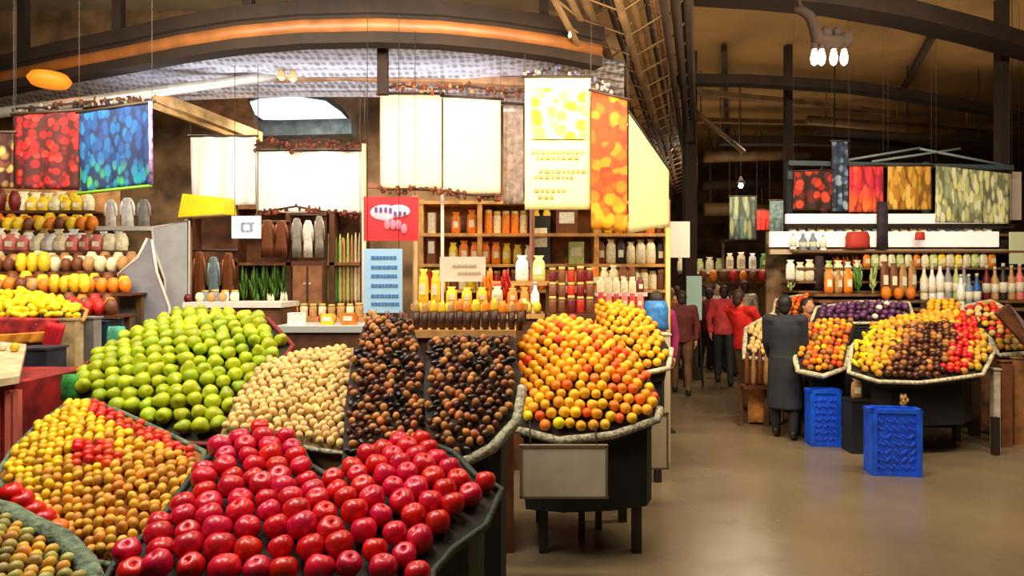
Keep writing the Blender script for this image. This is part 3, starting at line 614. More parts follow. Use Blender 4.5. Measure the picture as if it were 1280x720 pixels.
# ------------------------------------------------------------------ goods in rows
def colm(c, rough=.5): return mat('goods_%d_%d_%d' % tuple(c), c, rough, val=.15, var=.1, vscale=25)
GC = {'orange': (236, 130, 24), 'yellow': (244, 200, 40), 'cream': (238, 222, 180), 'white': (240, 236, 226), 'brown': (120, 66, 34), 'red': (196, 36, 28), 'dark red': (110, 18, 20),
      'green': (80, 130, 40), 'pale green': (186, 200, 120), 'teal': (60, 150, 140), 'blue': (50, 90, 160), 'grey blue': (120, 140, 150), 'pink': (224, 120, 110), 'purple': (90, 50, 96), 'black': (34, 28, 28), 'tan': (190, 142, 84), 'grey': (150, 146, 140), 'violet': (150, 60, 140)}
def good(kind, col, w_, h):
    """a small ware with its base at the origin"""
    k = ('g', kind, col, round(w_, 3), round(h, 3))
    if k in PROTO: return PROTO[k]
    g = MB(); r = w_ / 2; ms = [colm(GC[col])]
    if kind == 'bottle': g.lathe([(r * .95, 0), (r, .04 * h), (r, .6 * h), (r * .45, .76 * h), (r * .35, .9 * h)], 12); g.lathe([(r * .42, .9 * h), (r * .42, h)], 10, mi=1); g.lathe([(r * 1.02, .2 * h), (r * 1.02, .48 * h)], 12, mi=2); ms += [colm((200, 190, 170)), colm((226, 216, 190))]
    elif kind == 'jar': g.lathe([(r * .9, 0), (r, .06 * h), (r, .72 * h), (r * .8, .82 * h)], 12); g.lathe([(r * .86, .82 * h), (r * .86, h)], 12, mi=1); ms += [colm((214, 178, 90))]
    elif kind == 'bag':
        vs = []; n = 10; prof = [(0, .9, .5), (.15, 1, .95), (.45, 1, 1), (.75, .9, .7), (.88, .5, .25), (1, .85, .06)]
        for z, a, b_ in prof:
            for j in range(n): an = 2 * math.pi * j / n; vs.append((r * a * math.copysign(abs(math.cos(an)) ** .6, math.cos(an)), r * .6 * b_ * math.sin(an), z * h))
        g.add(vs, [(i * n + j, i * n + (j + 1) % n, (i + 1) * n + (j + 1) % n, (i + 1) * n + j) for i in range(len(prof) - 1) for j in range(n)] + [tuple(reversed(range(n))), tuple(range(5 * n, 6 * n))], 0, True)
        g.box((0, -r * .60, h * .42), (r * 1.0, .006, h * .3), mi=1); ms += [colm((244, 230, 200))]
    elif kind == 'box': 
        g.box((0, 0, h / 2), (w_, w_ * .6, h)); g.box((0, -w_ * .3, h * .55), (w_ * .7, .006, h * .4), mi=1); g.box((0, 0, h * .97), (w_ * 1.02, w_ * .62, h * .07), mi=0); ms += [colm((244, 236, 214))]
    elif kind == 'cup': g.lathe([(r * .7, 0), (r * .95, h * .6)], 12); g.lathe([(r * .95, h * .6), (r, h * .66), (r * .75, h * .85), (r * .3, h)], 12, mi=1); ms = [colm((70, 40, 26)), colm(GC[col])]
    elif kind == 'bunch':
        rr = random.Random(len(PROTO))
        g.tube([(0, 0, 0), (0, 0, h * .5)], r * .25, 6)
        for i in range(26):
            an, el = rr.uniform(0, 6.28), rr.uniform(.1, 1); q = Vector((r * math.cos(an) * rr.uniform(.2, .9), r * .8 * math.sin(an) * rr.uniform(.2, .9), h * (.15 + .72 * el)))
            g.tube([q * .6, q * .85 + Vector((0, 0, .02 * h)), q + Vector((0, 0, h * .1))], [r * .1, r * .26, r * .05], 5, flat=.5)
    elif kind == 'garment':
        prof = [(0, .95, .5), (.3, .9, .5), (.7, .82, .45), (.86, .8, .4), (.95, .7, .34), (.985, .5, .3), (1, .4, .2)]; n = 16; vs = []
        for z, a, b_ in prof:
            for j in range(n): an = 2 * math.pi * j / n; vs.append((r * a * math.cos(an) * (1 + .05 * math.cos(6 * an)), r * .4 * b_ * math.sin(an) * (1 + .3 * math.cos(5 * an)), z * h))
        g.add(vs, [(i * n + j, i * n + (j + 1) % n, (i + 1) * n + (j + 1) % n, (i + 1) * n + j) for i in range(6) for j in range(n)] + [tuple(reversed(range(n))), tuple(range(6 * n, 7 * n))], 0, True)
        for s_ in (-1, 1): g.tube([(s_ * r * .7, 0, h * .88), (s_ * r * .95, 0, h * .7), (s_ * r * 1.02, 0, h * .42)], [r * .2, r * .2, r * .16], 8)
    elif kind == 'fruit': g.lathe([(r * .2, 0), (r * .7, .06 * h), (r, .4 * h), (r * .9, .7 * h), (r * .5, .95 * h), (r * .1, .96 * h)], 10)
    elif kind == 'stalk': g.lathe([(r * .5, 0), (r, .1 * h), (r * .9, .6 * h), (r * .6, .9 * h), (r * .2, h)], 8, lobes=4, la=.15)
    PROTO[k] = g.mesh(kind, ms); return PROTO[k]
NAMES = {'bottle': ('bottle', 'bottle'), 'jar': ('jar', 'jar'), 'bag': ('snack_bag', 'bag'), 'box': ('carton', 'carton'), 'cup': ('fruit_cup', 'cup'), 'bunch': ('herb_bunch', 'bunch'), 'garment': ('hanging_garment', 'garment'), 'fruit': ('shelf_fruit', 'fruit'), 'stalk': ('cane_stalk', 'stalk')}
LATER = []; MISS = []
def row(*a, **k): LATER.append((a, k))
def place_row(kind, px0, px1, pyb, hpx, Y, cols, where, wpx=None, gapx=1.15, curve=0, noun=None, name=None, pyb1=None, Y1=None):
    Y1 = Y1 or Y; pyb1 = pyb if pyb1 is None else pyb1
    wpx = wpx or hpx * .6; n = max(1, int((px1 - px0) / (wpx * gapx))); nm, ct = NAMES[kind]
    if name: nm = name
    noun = noun or nm.replace('_', ' ')
    bpy.context.view_layer.update(); dg_ = bpy.context.evaluated_depsgraph_get()
    for i in range(n):
        t = (i + .5) / n; Yi = Y + (Y1 - Y) * t; px = px0 + (px1 - px0) * t
        p = W(px, pyb + (pyb1 - pyb) * t, Yi)
        p.y += curve * math.sin(math.pi * t)
        ht, hp_, _, _, ho, _ = S.ray_cast(dg_, p + Vector((0, 0, .13)), Vector((0, 0, -1)), distance=.6)
        if ht and ho.name.split('.')[0] in ('board', 'top', 'shelf', 'step', 'cap', 'tray'): p.z = hp_.z + .001
        elif kind != 'garment': MISS.append((kind, round(px), pyb, where, ho.name if ht else ''))
        c = cols[int(t * len(cols) * .999)] if isinstance(cols, tuple) else random.choice(cols)
        put(nm, good(kind, c, wpx / F * Y, hpx / F * Y), p, (0, 0, rnd(-.25, .25)), rnd(.9, 1.05), f'{c} {noun}, {nth(i)} from left {where}', ct, f'{c} {noun}s {where}')
def shelf(px0, px1, py, Y, depth, m, label, thick=.03, name='shelf_board', posts=(), zb=0.0, pm=None, py1=None, Y1=None):
    Y1 = Y1 or Y; a, b_ = W(px0, py, Y), W(px1, py if py1 is None else py1, Y1)
    root = empty(name, ((a.x + b_.x) / 2, Y, 0), label, 'shelf')
    g = MB(); g.sweep([a + Vector((0, depth / 2 - .04, -thick / 2 - .002)), b_ + Vector((0, depth / 2 - .04, -thick / 2 - .002))], depth, thick); part(g, 'board', m, root)
    g = MB(); g.sweep([a + Vector((0, -.05, -thick / 2 - .002)), b_ + Vector((0, -.05, -thick / 2 - .002))], .02, thick * 1.5); part(g, 'front_edge', m, root)
    for t in (.04, .96):
        q = a.lerp(b_, t); part(MB().box((q.x, q.y + depth * .6, (zb + q.z - thick) / 2), (.05, .05, q.z - thick - zb)), 'post', pm or brownw, root)
    return root
wood = mat('light_wood', (190, 140, 76), .6, var=.2, vscale=6)
dwood = mat('dark_wood', (84, 48, 26), .6, var=.3, vscale=6)
pale = mat('pale_counter', (214, 206, 194), .5, var=.05)

# --- left tiered fruit wall (x 0-185)
tiers = [(264, 25, 6.9, -10, 118, (['cream', 'yellow'], ['cream', 'yellow', 'cream']), 'bag', 'on the topmost left tier'),
         (289, 24, 6.6, -10, 122, (['brown', 'yellow', 'orange'], ['yellow', 'orange']), 'fruit', 'on the second left tier'),
         (314, 27, 6.3, -10, 160, (['cream', 'white', 'pink'], ['white', 'cream', 'tan']), 'bag', 'on the third left tier'),
         (340, 26, 6.0, -10, 176, (['cream', 'tan', 'brown'], ['brown', 'cream', 'tan']), 'fruit', 'on the fourth left tier'),
         (366, 26, 5.7, -10, 164, (['brown', 'tan', 'orange'], ['brown', 'yellow', 'brown']), 'fruit', 'on the fifth left tier'),
         (394, 26, 5.4, 30, 146, (['red', 'tan', 'brown'], ['orange', 'brown', 'red']), 'fruit', 'on the lowest left tier')]
for i, (pyb, hp, Y, x0, x1, cols, kd, wh) in enumerate(tiers):
    shelf(x0 - 10, x1 + 4, pyb, Y, .30, dwood, ['topmost', 'second', 'third', 'fourth', 'fifth', 'lowest'][i] + ' board of the tiered fruit display beside the grey panels', thick=.02)
    row(kd, x0, x1, pyb, hp * .78, Y + .02, cols[0], wh, wpx=hp * .56, gapx=.98)
    row('fruit', x0 + 4, x1, pyb, hp * .9, Y + .11, cols[1], wh.replace('on the', 'in the middle line of the'), wpx=hp * .6, gapx=1.0)
    row(kd, x0, x1 - 3, pyb, hp * 1.05, Y + .20, cols[1], wh.replace('on the', 'at the back of the'), wpx=hp * .62, gapx=1.0)
root = empty('tier_backing', (W(60, 0, 7.2).x, 7.2, 0), 'tan backing board behind the tiered fruit display', 'board')
part(MB().box((W(60, 0, 7.2).x, 7.2, W(0, 236, 7.2).z / 2), (1.6, .04, W(0, 236, 7.2).z)), 'board', mat('tier_back', (176, 130, 80), .7, var=.35, vscale=6), root)
row('fruit', 20, 62, 340, 26, 5.94, ['yellow'], 'in the yellow patch of the fourth left tier', wpx=14, gapx=.95)
row('fruit', 62, 112, 366, 24, 5.64, ['yellow'], 'in the yellow patch of the fifth left tier', wpx=13, gapx=.95)
row('fruit', -10, 28, 264, 28, 6.86, ['dark red', 'red'], 'at the end of the topmost left tier', wpx=14)
# yellow lemons in front
heap([(-30, 385), (0, 366), (40, 364), (80, 376), (104, 384), (100, 396), (60, 400), (-30, 398)], (40, 398, 4.9), .5, .038,
     one('lemon', 'date', 'lemon', 'bright yellow lemon in the heap below the left tiers', 'lemon', 'lemons below the left tiers'), ('lemon_counter', 'counter heaped with bright yellow lemons below the left tiers', 'counter'), dome=.05, jit=.3, rim=mat('orange_rim', (220, 130, 60), .6), rimr=.015, tray=.04, skirtm=mat('counter_maroon', (84, 28, 30), .8, var=.4, vscale=5), skirt=.93, gap=1.7)
def cloth_strip(pts_top, pts_bot, Y, m, label, name='draped_cloth', th=.02):
    root_at = W(*pts_top[0], Y)
    T = [W(a, b_, Y) for a, b_ in pts_top]; B = [W(a, b_, Y) for a, b_ in pts_bot]; n = 16; vs = []
    def samp(P, t):
        f = t * (len(P) - 1); i = min(int(f), len(P) - 2); return P[i].lerp(P[i + 1], f - i)
    for s_ in (0, 1):
        for j in range(7):
            for i in range(n + 1):
                p = samp(T, i / n).lerp(samp(B, i / n), j / 6); p.y += s_ * th + .02 * math.sin(i * 1.7) * (j / 6); vs.append(p)
    o = 7 * (n + 1); fs = []
    for j in range(6):
        for i in range(n):
            a = j * (n + 1) + i; fs.append((a, a + 1, a + n + 2, a + n + 1)); fs.append((o + a, o + a + n + 1, o + a + n + 2, o + a + 1))
    ring = list(range(n + 1)) + [j * (n + 1) + n for j in range(1, 7)] + [6 * (n + 1) + i for i in range(n - 1, -1, -1)] + [j * (n + 1) for j in range(5, 0, -1)]
    fs += [(ring[i], o + ring[i], o + ring[(i + 1) % len(ring)], ring[(i + 1) % len(ring)]) for i in range(len(ring))]
    g = MB().add(vs, fs, 0, True); ob = g.build(name, m, at=root_at)
    return tag(ob, label, 'cloth')
cloth_strip([(-30, 396), (75, 398)], [(-30, 428), (60, 418)], 4.86, mat('maroon_orange_cloth', (150, 40, 40), .7, var=.5, vscale=9), 'maroon and orange cloth draped under the lemons')
cloth_strip([(-30, 420), (62, 414)], [(-30, 432), (52, 428)], 4.8, mat('orange_cloth', (236, 140, 40), .7, var=.2), 'orange cloth band across the lemon counter')
cloth_strip([(58, 402), (80, 406)], [(50, 446), (66, 450)], 4.75, mat('red_cloth', (186, 14, 30), .7, var=.2), 'bright red cloth hanging at the corner of the lemon counter')
# front-left cream counter
g = MB(); A_, B_ = W(-40, 428, 3.9), W(33, 436, 3.9)
root = empty('front_counter', (A_.x, 3.9, 0), 'cream topped counter corner with red front, cut off at the edge', 'counter')
g.add([W(-60, 422, 4.3), W(33, 430, 4.3), W(24, 470, 3.5), W(-60, 484, 3.4)] + [v - Vector((0, 0, .04)) for v in (W(-60, 422, 4.3), W(33, 430, 4.3), W(24, 470, 3.5), W(-60, 484, 3.4))], [(0, 3, 2, 1), (4, 5, 6, 7), (0, 1, 5, 4), (1, 2, 6, 5), (2, 3, 7, 6), (3, 0, 4, 7)]); part(g, 'top', mat('cream_top', (208, 182, 142), .5, var=.15), root)
z_ = W(24, 470, 3.5).z - .05; x_ = W(18, 470, 3.55).x
part(MB().box((x_ - .5, 3.9, z_ / 2), (1.0, .7, z_)), 'cabinet_front', mat('counter_red', (130, 26, 26), .6, var=.5, vscale=6), root)
for k, px in enumerate((-5, 12, 22)): part(MB().box((W(px, 0, 3.53).x, 3.53, z_ * .6), (.03, .03, z_ * .75)), 'trim_strip', mat('salmon_strip', (216, 110, 90), .6), root)
row('fruit', -20, 26, 436, 12, 4.05, ['yellow', 'cream'], 'on the cream counter corner', wpx=11)
# dark bins and posts behind
def hung(pxc, pyt, pyb, wpx, Y, m, name, label, cat):
    g = MB(); a, b_ = W(pxc, pyt, Y), W(pxc, pyb, Y); h = a.z - b_.z; wd = wpx / F * Y
    n = 14; vs = []; prof = [(0, 1), (.3, .94), (.7, .96), (1, .8)]
    for t, s_ in prof:
        for j in range(n): an = 2 * math.pi * j / n; vs.append(b_ + Vector((wd / 2 * s_ * math.cos(an) * (1 + .08 * math.cos(5 * an)), wd * .3 * s_ * math.sin(an), t * h)))
    g.add(vs, [(i * n + j, i * n + (j + 1) % n, (i + 1) * n + (j + 1) % n, (i + 1) * n + j) for i in range(3) for j in range(n)] + [tuple(reversed(range(n))), tuple(range(3 * n, 4 * n))], 0, True)
    return tag(g.build(name, m, at=b_), label, cat)
def tofloor(px, pyt, wpx, Y, m, name, label, cat, depth=.2):
    t = W(px, pyt, Y); wd = wpx / F * Y; root = empty(name, (t.x, Y, 0), label, cat)
    part(MB().box((t.x, Y, t.z / 2), (wd, depth, t.z)), 'body', m, root)
    part(MB().box((t.x, Y, t.z + .008), (wd + .02, depth + .02, .016)), 'cap', m, root); return root
tofloor(50, 436, 42, 4.6, mat('navy_bin', (40, 42, 54), .7, var=.3), 'storage_bin', 'tall dark navy bin between the cream counter and red cloth', 'bin')
tofloor(90, 400, 18, 4.9, mat('beige_post', (176, 152, 108), .7, var=.2), 'counter_post', 'beige wooden post at the end of the lemon counter', 'post', .1)
tofloor(112, 398, 20, 5.2, mat('grey_post', (140, 136, 128), .7, var=.1), 'grey_partition', 'grey panel beside the beige post', 'panel', .1)
tofloor(134, 402, 18, 5.4, mat('teal_bin', (24, 54, 62), .6), 'storage_bin', 'dark teal bin beside the grey panel behind the pears', 'bin')
hung(146, 408, 440, 24, 3.98, mat('teal_cloth', (70, 150, 120), .7, var=.3, vscale=20), 'herb_bundle', 'teal green bundle at the back corner of the pear heap', 'bundle')
hung(88, 468, 500, 22, 3.5, mat('green_cloth', (40, 120, 50), .7, var=.4, vscale=20), 'herb_bundle', 'dark green leafy bundle at the side corner of the pear heap', 'bundle')
# grey panels
def panel(poly, Y, th, m, name, label, cat):
    P = [W(a, b_, Y) for a, b_ in poly]; k = len(P); g = MB()
    g.add(P + [p + Vector((0, th, 0)) for p in P], [tuple(range(k)), tuple(reversed(range(k, 2 * k)))] + [(i, k + i, k + (i + 1) % k, (i + 1) % k) for i in range(k)])
    root = empty(name, P[0], label, cat); part(g, 'sheet', m, root)
    part(MB().tube(P, .012, 6, closed=True), 'edge_binding', mat('pale_binding', (214, 204, 190), .6), root); return root
panel([(148, 342), (172, 322), (184, 298), (190, 300), (196, 340), (212, 384), (208, 600), (150, 600)], 5.9, .03, mat('grey_sheet', (130, 128, 136), .7, var=.06), 'curved_panel', 'dark grey curved side panel of the tiered fruit display', 'panel')
panel([(190, 284), (236, 276), (236, 580), (206, 581), (206, 350), (192, 310)], 6.4, .03, mat('pale_grey_sheet', (186, 184, 184), .7, var=.05), 'side_panel_board', 'pale grey upright panel behind the dark grey curved panel', 'panel')
row('garment', 128, 190, 283, 38, 6.7, ['white', 'grey', 'white'], 'in the row of pale bags below the blue banner', wpx=18, gapx=1.0, noun='cloth bag', name='cloth_bag')
shelf(124, 196, 284, 6.65, .26, pale, 'pale shelf carrying cloth bags below the blue banner')

# --- back stall (x 222-460)
g = MB(); root = empty('back_shelving', (W(350, 0, 8.6).x, 8.6, 0), 'tall dark wooden shelving below the white sheets', 'shelving')
xl, xr = W(236, 0, 8.6).x, W(456, 0, 8.6).x; zt = W(0, 258, 8.6).z
part(MB().box(((xl + xr) / 2, 8.85, zt / 2), (xr - xl, .04, zt)), 'back_board', mat('shelving_back', (96, 60, 40), .7, var=.4, vscale=4), root)
for px in (238, 296, 362, 406, 416, 454): part(MB().box((W(px, 0, 8.6).x, 8.7, zt / 2), (.07, .3, zt)), 'upright', dwood, root)
for py in (260, 330, 384, 420): part(MB().box(((xl + xr) / 2, 8.7, W(0, py, 8.6).z), (xr - xl, .3, .04)), 'shelf', mat('shelving_wood', (130, 84, 48), .6, var=.3), root)
row('garment', 240, 294, 384, 70, 8.47, ('brown', 'grey blue', 'brown'), 'hung in the dark wooden shelving', wpx=17, gapx=1.0)
row('garment', 326, 360, 322, 46, 8.47, ['brown', 'dark red', 'brown'], 'hung beside the white sign in the shelving', wpx=16, gapx=1.0)
row('garment', 364, 406, 322, 52, 8.47, ('grey', 'white', 'grey'), 'hung above the brown cabinet', wpx=13, gapx=1.0)
for i, (x0, x1, py) in enumerate(((236, 298, 313), (296, 362, 277), (362, 408, 269))):
    tag(MB().tube([W(x0, py, 8.53), W(x1, py, 8.53)], .02, 6).build('garment_rail', mat('rail_dark', (60, 44, 32))), ['dark rail low in the shelving holding grey blue garments', 'dark rail beside the white sign holding brown garments', 'dark rail above the brown cabinet holding pale garments'][i], 'rail')
row('bunch', 298, 362, 384, 58, 8.62, ['green'], 'in the green row below the white sign', wpx=15, gapx=.8)
row('bunch', 312, 362, 398, 34, 6.85, ['green', 'green', 'cream'], 'on the wooden counter below the white sign', wpx=14, gapx=.9)
row('stalk', 408, 452, 384, 92, 8.62, ['pale green', 'tan', 'pale green', 'cream', 'green'], 'standing in the shelving beside the cream pole', wpx=4.5, gapx=1.0)
row('stalk', 410, 452, 384, 84, 8.68, ['tan', 'cream', 'brown'], 'standing behind the pale canes in the shelving', wpx=5, gapx=1.0)
# brown cabinet
root = empty('wall_cabinet', W(385, 382, 8.3), 'brown cabinet with two doors below the hung pale garments', 'cabinet')
a, b_ = W(365, 326, 8.3), W(405, 384, 8.3); c_ = (a + b_) / 2
part(MB().box(c_ + Vector((0, .06, 0)), (b_.x - a.x, .14, a.z - b_.z)), 'body', dwood, root)
for s_ in (-1, 1):
    d_ = part(MB().box(c_ + Vector((s_ * .1, -.02, -.02)), (.17, .02, (a.z - b_.z) * .85)), 'door', mat('cabinet_door', (140, 92, 58), .6, var=.2), root)
    subpart(MB().ball(c_ + Vector((s_ * .035, -.04, 0)), .015), 'handle', silver, root, d_)
# yellow awning box
root = empty('yellow_awning', W(250, 258, 6.9), 'bright yellow awning box at the end of the white sheets', 'awning')
P = [W(228, 242, 6.9), W(278, 247, 6.9), W(281, 268, 6.9), W(222, 273, 6.9)]
g = MB(); g.add(P + [p + Vector((0, .3, .02)) for p in P], [(3, 2, 1, 0), (4, 5, 6, 7), (0, 1, 5, 4), (1, 2, 6, 5), (2, 3, 7, 6), (3, 0, 4, 7)]); part(g, 'cover', mat('yellow_vinyl', (246, 226, 24), .5, var=.06), root)
part(MB().tube([P[3] + Vector((0, -.01, 0)), P[2] + Vector((0, -.01, 0))], .012, 6), 'valance_bar', mat('tan_bar', (170, 130, 70), .5), root)
part(MB().tube([W(238, 262, 7.05), Vector((W(238, 262, 7.05).x, 7.05, 0))], .02, 6), 'pole', brownw, root)
# white sign and others
def sign(px0, px1, py0, py1, Y, colm_, label, lines=(), ink=None, cat='sign', name='hanging_sign', th=.025, hang=.25):
    a, b_ = W(px0, py0, Y), W(px1, py1, Y); c_ = (a + b_) / 2; root = empty(name, c_, label, cat)
    part(MB().box(c_, (b_.x - a.x, th, a.z - b_.z)), 'panel', colm_, root)
    for (x0, x1, yy, hh) in lines:
        g = MB(); x = x0
        while x < x1:
            wp = rnd(2, 5); g.box(W(x + wp / 2, yy, Y - th / 2 - .004), (wp / F * Y, .004, hh / F * Y)); x += wp + 1
        part(g, 'lettering', ink, root)
    if name == 'counter_sign':
        for x in (a.x + .05, b_.x - .05): part(MB().box((x, Y, b_.z - .085), (.015, .015, .17)), 'leg', dwood, root)
    if hang:
        for x in (a.x + .03, b_.x - .03): part(MB().tube([(x, Y, a.z), (x, Y, 4.14 if 6.15 < Y < 8.4 else 6.12)], .0028, 4), 'cord', dark, root)
    return root
sign(290, 326, 270, 298, 6.8, mat('white_sign', (240, 240, 246), .6), 'white sign with a small framed mark hung above the green bunches', [(302, 314, 279, 2), (302, 314, 289, 2), (301, 304, 284, 9), (312, 315, 284, 9)], mat('sign_ink', (150, 160, 190), .6))
rs = sign(455, 523, 246, 301, 5.9, mat('red_sign', (204, 32, 40), .5, var=.2, vscale=7), 'red sign with pale lettering below the tall cream sheet', hang=.2)
g = MB(); g.ball(W(480, 266, 5.885), (.13, .012, .075), 14, 8); g.ball(W(498, 264, 5.885), (.11, .012, .06), 14, 8); part(g, 'pale_oval', mat('sign_pale', (222, 196, 214), .6, var=.1), rs)
for (x0, x1, yy, hh) in ((468, 490, 262, 6), (492, 506, 267, 5)):
    g = MB(); x = x0
    while x < x1: g.box(W(x + 2, yy + rnd(-1, 1), 5.868), (.022, .006, hh * .0074)); x += 6
    part(g, 'lettering', mat('sign_violet', (90, 60, 120), .6), rs)
g = MB()
for x in range(484, 512, 7): g.ball(W(x, 284 + rnd(-3, 3), 5.88), (.03, .012, .05), 8, 6)
part(g, 'pink_motif', mat('sign_pink', (240, 120, 140), .6), rs)
sign(455, 503, 311, 391, 5.7, mat('blue_board', (150, 190, 222), .5), 'light blue price board with dark blue lines of lettering', [(464, 496, y, 4) for y in (322, 334, 345, 357, 370, 380)], mat('blue_ink', (60, 110, 170), .6), hang=.3, name='price_board')
sign(550, 607, 321, 352, 4.86, mat('pale_sign', (226, 214, 196), .6, var=.05), 'pale beige sign standing above the row of fruit cups', [(566, 592, 332, 3), (572, 600, 341, 3)], mat('sign_tan_ink', (190, 176, 150), .6), hang=0, name='counter_sign')
sign(836, 862, 277, 322, 9.0, mat('white_board_far', (226, 222, 206), .6), 'small white board beside the aisle under the truss', hang=.6)
# poles of the left stalls
for i, (px, pt_, Y, wd, cc, lab) in enumerate(((455, 180, 6.9, .05, (214, 190, 156), 'cream pole standing beside the red sign'), (519, 245, 6.2, .05, (190, 150, 96), 'tan wooden pole at the free side of the red sign'), (553, 236, 6.65, .035, (220, 190, 170), 'thin pale pole between the two tall cream sheets'), (233, 262, 7.2, .04, (200, 190, 176), 'pale pole beside the pale grey panel'), (665, 262, 7.2, .05, (150, 90, 70), 'reddish brown pole below the pale yellow poster'), (835, 285, 7.8, .06, (230, 200, 120), 'yellowish pole at the end of the cream yellow sheet'))):
    t = W(px, pt_, Y); root = empty('stall_pole', (t.x, Y, 0), lab, 'pole')
    part(MB().tube([(t.x, Y, .02), (t.x, Y, t.z)], wd / 2, 8), 'shaft', mat('pole_%d' % px, cc, .5), root); part(MB().box((t.x, Y, .012), (wd * 2.5, wd * 2.5, .024)), 'foot', dark, root)
# hall rail under tall cream sheets
g = MB(); g.sweep([W(460, 232, 6.7), W(630, 240, 6.7)], .05, .05); tag(g.build('sheet_rail', mat('rust_rail', (140, 80, 48), .6)), 'rust brown rail crossing behind the bottoms of the cream sheets', 'rail')
# back counter with white edge
def counter(px0, px1, py, Y, depth, mtop, mfront, label, py1=None, front=True):
    a, b_ = W(px0, py, Y), W(px1, py if py1 is None else py1, Y); root = empty('counter', ((a.x + b_.x) / 2, Y + depth / 2, 0), label, 'counter')
    part(MB().box(((a.x + b_.x) / 2, Y + depth / 2, a.z - .025), (b_.x - a.x, depth, .05)), 'top', mtop, root)
    if front: part(MB().box(((a.x + b_.x) / 2, Y + depth / 2, (a.z - .05) / 2), ((b_.x - a.x) * .96, depth * .9, a.z - .05)), 'cabinet', mfront, root)
    return root
counter(228, 352, 378, 6.0, .5, pale, dwood, 'counter with pale top behind the green pears')
row('fruit', 228, 300, 378, 12, 6.2, ['brown', 'dark red', 'cream', 'tan'], 'on the pale counter behind the pears', wpx=11)
row('jar', 250, 300, 374, 14, 6.4, ['white', 'grey blue', 'brown'], 'standing behind the pale counter front', wpx=10)
counter(340, 452, 408, 5.2, .5, mat('grey_top', (176, 178, 174), .4), dwood, 'grey topped counter behind the cream potatoes')
row('box', 350, 392, 408, 16, 5.35, ['white', 'grey'], 'on the grey topped counter', wpx=20)
row('box', 396, 450, 406, 14, 5.4, ['orange', 'yellow', 'orange'], 'on the grey topped counter', wpx=16)
row('fruit', 396, 450, 396, 12, 5.6, ['orange', 'red', 'tan'], 'behind the bright cartons of the grey counter', wpx=10)
counter(300, 455, 398, 6.6, .4, wood, dwood, 'wooden counter in front of the dark shelving')
row('jar', 305, 455, 398, 18, 6.75, ['tan', 'orange', 'brown', 'cream'], 'on the wooden counter before the shelving', wpx=10)

# --- cup display on the wooden ledge (515-655)
counter(512, 645, 413, 4.3, .66, wood, dwood, 'wooden ledge counter carrying fruit cups above the nuts')
row('cup', 515, 656, 413, 38, 4.36, ['orange', 'orange', 'yellow', 'tan'], 'in the front row on the wooden ledge', wpx=10.5, gapx=1.0)
row('cup', 520, 656, 402, 34, 4.55, ['orange', 'yellow', 'tan'], 'in the second row on the wooden ledge', wpx=10.5, gapx=1.05)
row('bag', 522, 552, 380, 44, 4.72, ['yellow', 'yellow', 'orange'], 'tall on the raised ledge board', wpx=13)
row('bunch', 600, 645, 380, 50, 4.74, ['orange', 'red', 'orange'], 'on the raised ledge board beside the sign', wpx=17, gapx=.9, noun='dried bunch', name='dried_bunch')
row('bag', 555, 650, 380, 22, 4.68, ['orange', 'yellow', 'cream'], 'in the back row of the wooden ledge', wpx=14)
shelf(515, 660, 380, 4.7, .25, wood, 'raised board at the back of the wooden ledge', zb=W(0, 413, 4.3).z)
row('fruit', 556, 610, 380, 20, 4.72, ['orange', 'tan', 'cream'], 'on the raised board below the beige sign', wpx=12)
# tall brown goods between board and cups
row('bunch', 458, 512, 418, 34, 4.3, ['brown', 'tan', 'cream'], 'at the top of the nut heap', wpx=16, gapx=.9, noun='dried bunch', name='dried_bunch')
shelf(452, 516, 418, 4.28, .2, dwood, 'dark ledge above the nut heap')

# --- middle stall goods (525-840, 250-400)
root = empty('rear_shelving', (W(680, 0, 8.0).x, 8.2, 0), 'tall brown shelving full of goods below the yellow poster', 'shelving')
xl, xr = W(525, 0, 8.2).x, W(835, 0, 8.2).x; zt = W(0, 250, 8.2).z
part(MB().box(((xl + xr) / 2, 8.5, zt / 2), (xr - xl, .04, zt)), 'back_board', mat('rear_back', (140, 92, 54), .7, var=.4, vscale=5), root)
for px in (527, 600, 665, 745, 833): part(MB().box((W(px, 0, 8.2).x, 8.3, zt / 2), (.06, .35, zt)), 'upright', wood, root)
for py in (252, 292, 330, 362): part(MB().box(((xl + xr) / 2, 8.3, W(0, py, 8.2).z - .02), (xr - xl, .36, .04)), 'shelf', wood, root)
row('box', 530, 550, 290, 28, 8.24, ['cream', 'pale green'], 'on the top rear shelf beside the tan pole', wpx=10)
row('box', 528, 550, 330, 38, 8.24, ['black', 'brown'], 'on the second rear shelf beside the tan pole', wpx=11)
row('bag', 560, 600, 290, 30, 8.24, ['orange', 'yellow', 'white'], 'on the top rear shelf below the cream sheets', wpx=13)
row('bag', 560, 640, 330, 28, 8.24, ['orange', 'yellow', 'red', 'orange'], 'on the second rear shelf', wpx=12, gapx=.98)
row('jar', 605, 660, 290, 28, 8.24, ['yellow', 'cream', 'brown', 'orange'], 'on the top rear shelf', wpx=10, gapx=.98)
row('bag', 640, 668, 330, 26, 8.24, ['yellow', 'cream'], 'on the second rear shelf beside the reddish pole', wpx=12)
row('box', 662, 690, 330, 60, 8.24, ['black'], 'tall on the second rear shelf', wpx=26)
row('box', 694, 722, 300, 34, 8.24, ['brown'], 'on the top rear shelf below the poster', wpx=26)
row('box', 700, 740, 330, 26, 8.24, ['orange', 'pale green', 'cream'], 'on the second rear shelf below the poster', wpx=18)
row('bag', 740, 832, 292, 26, 8.24, ['orange', 'brown', 'yellow'], 'on the top rear shelf below the orange banner', wpx=12, gapx=.98)
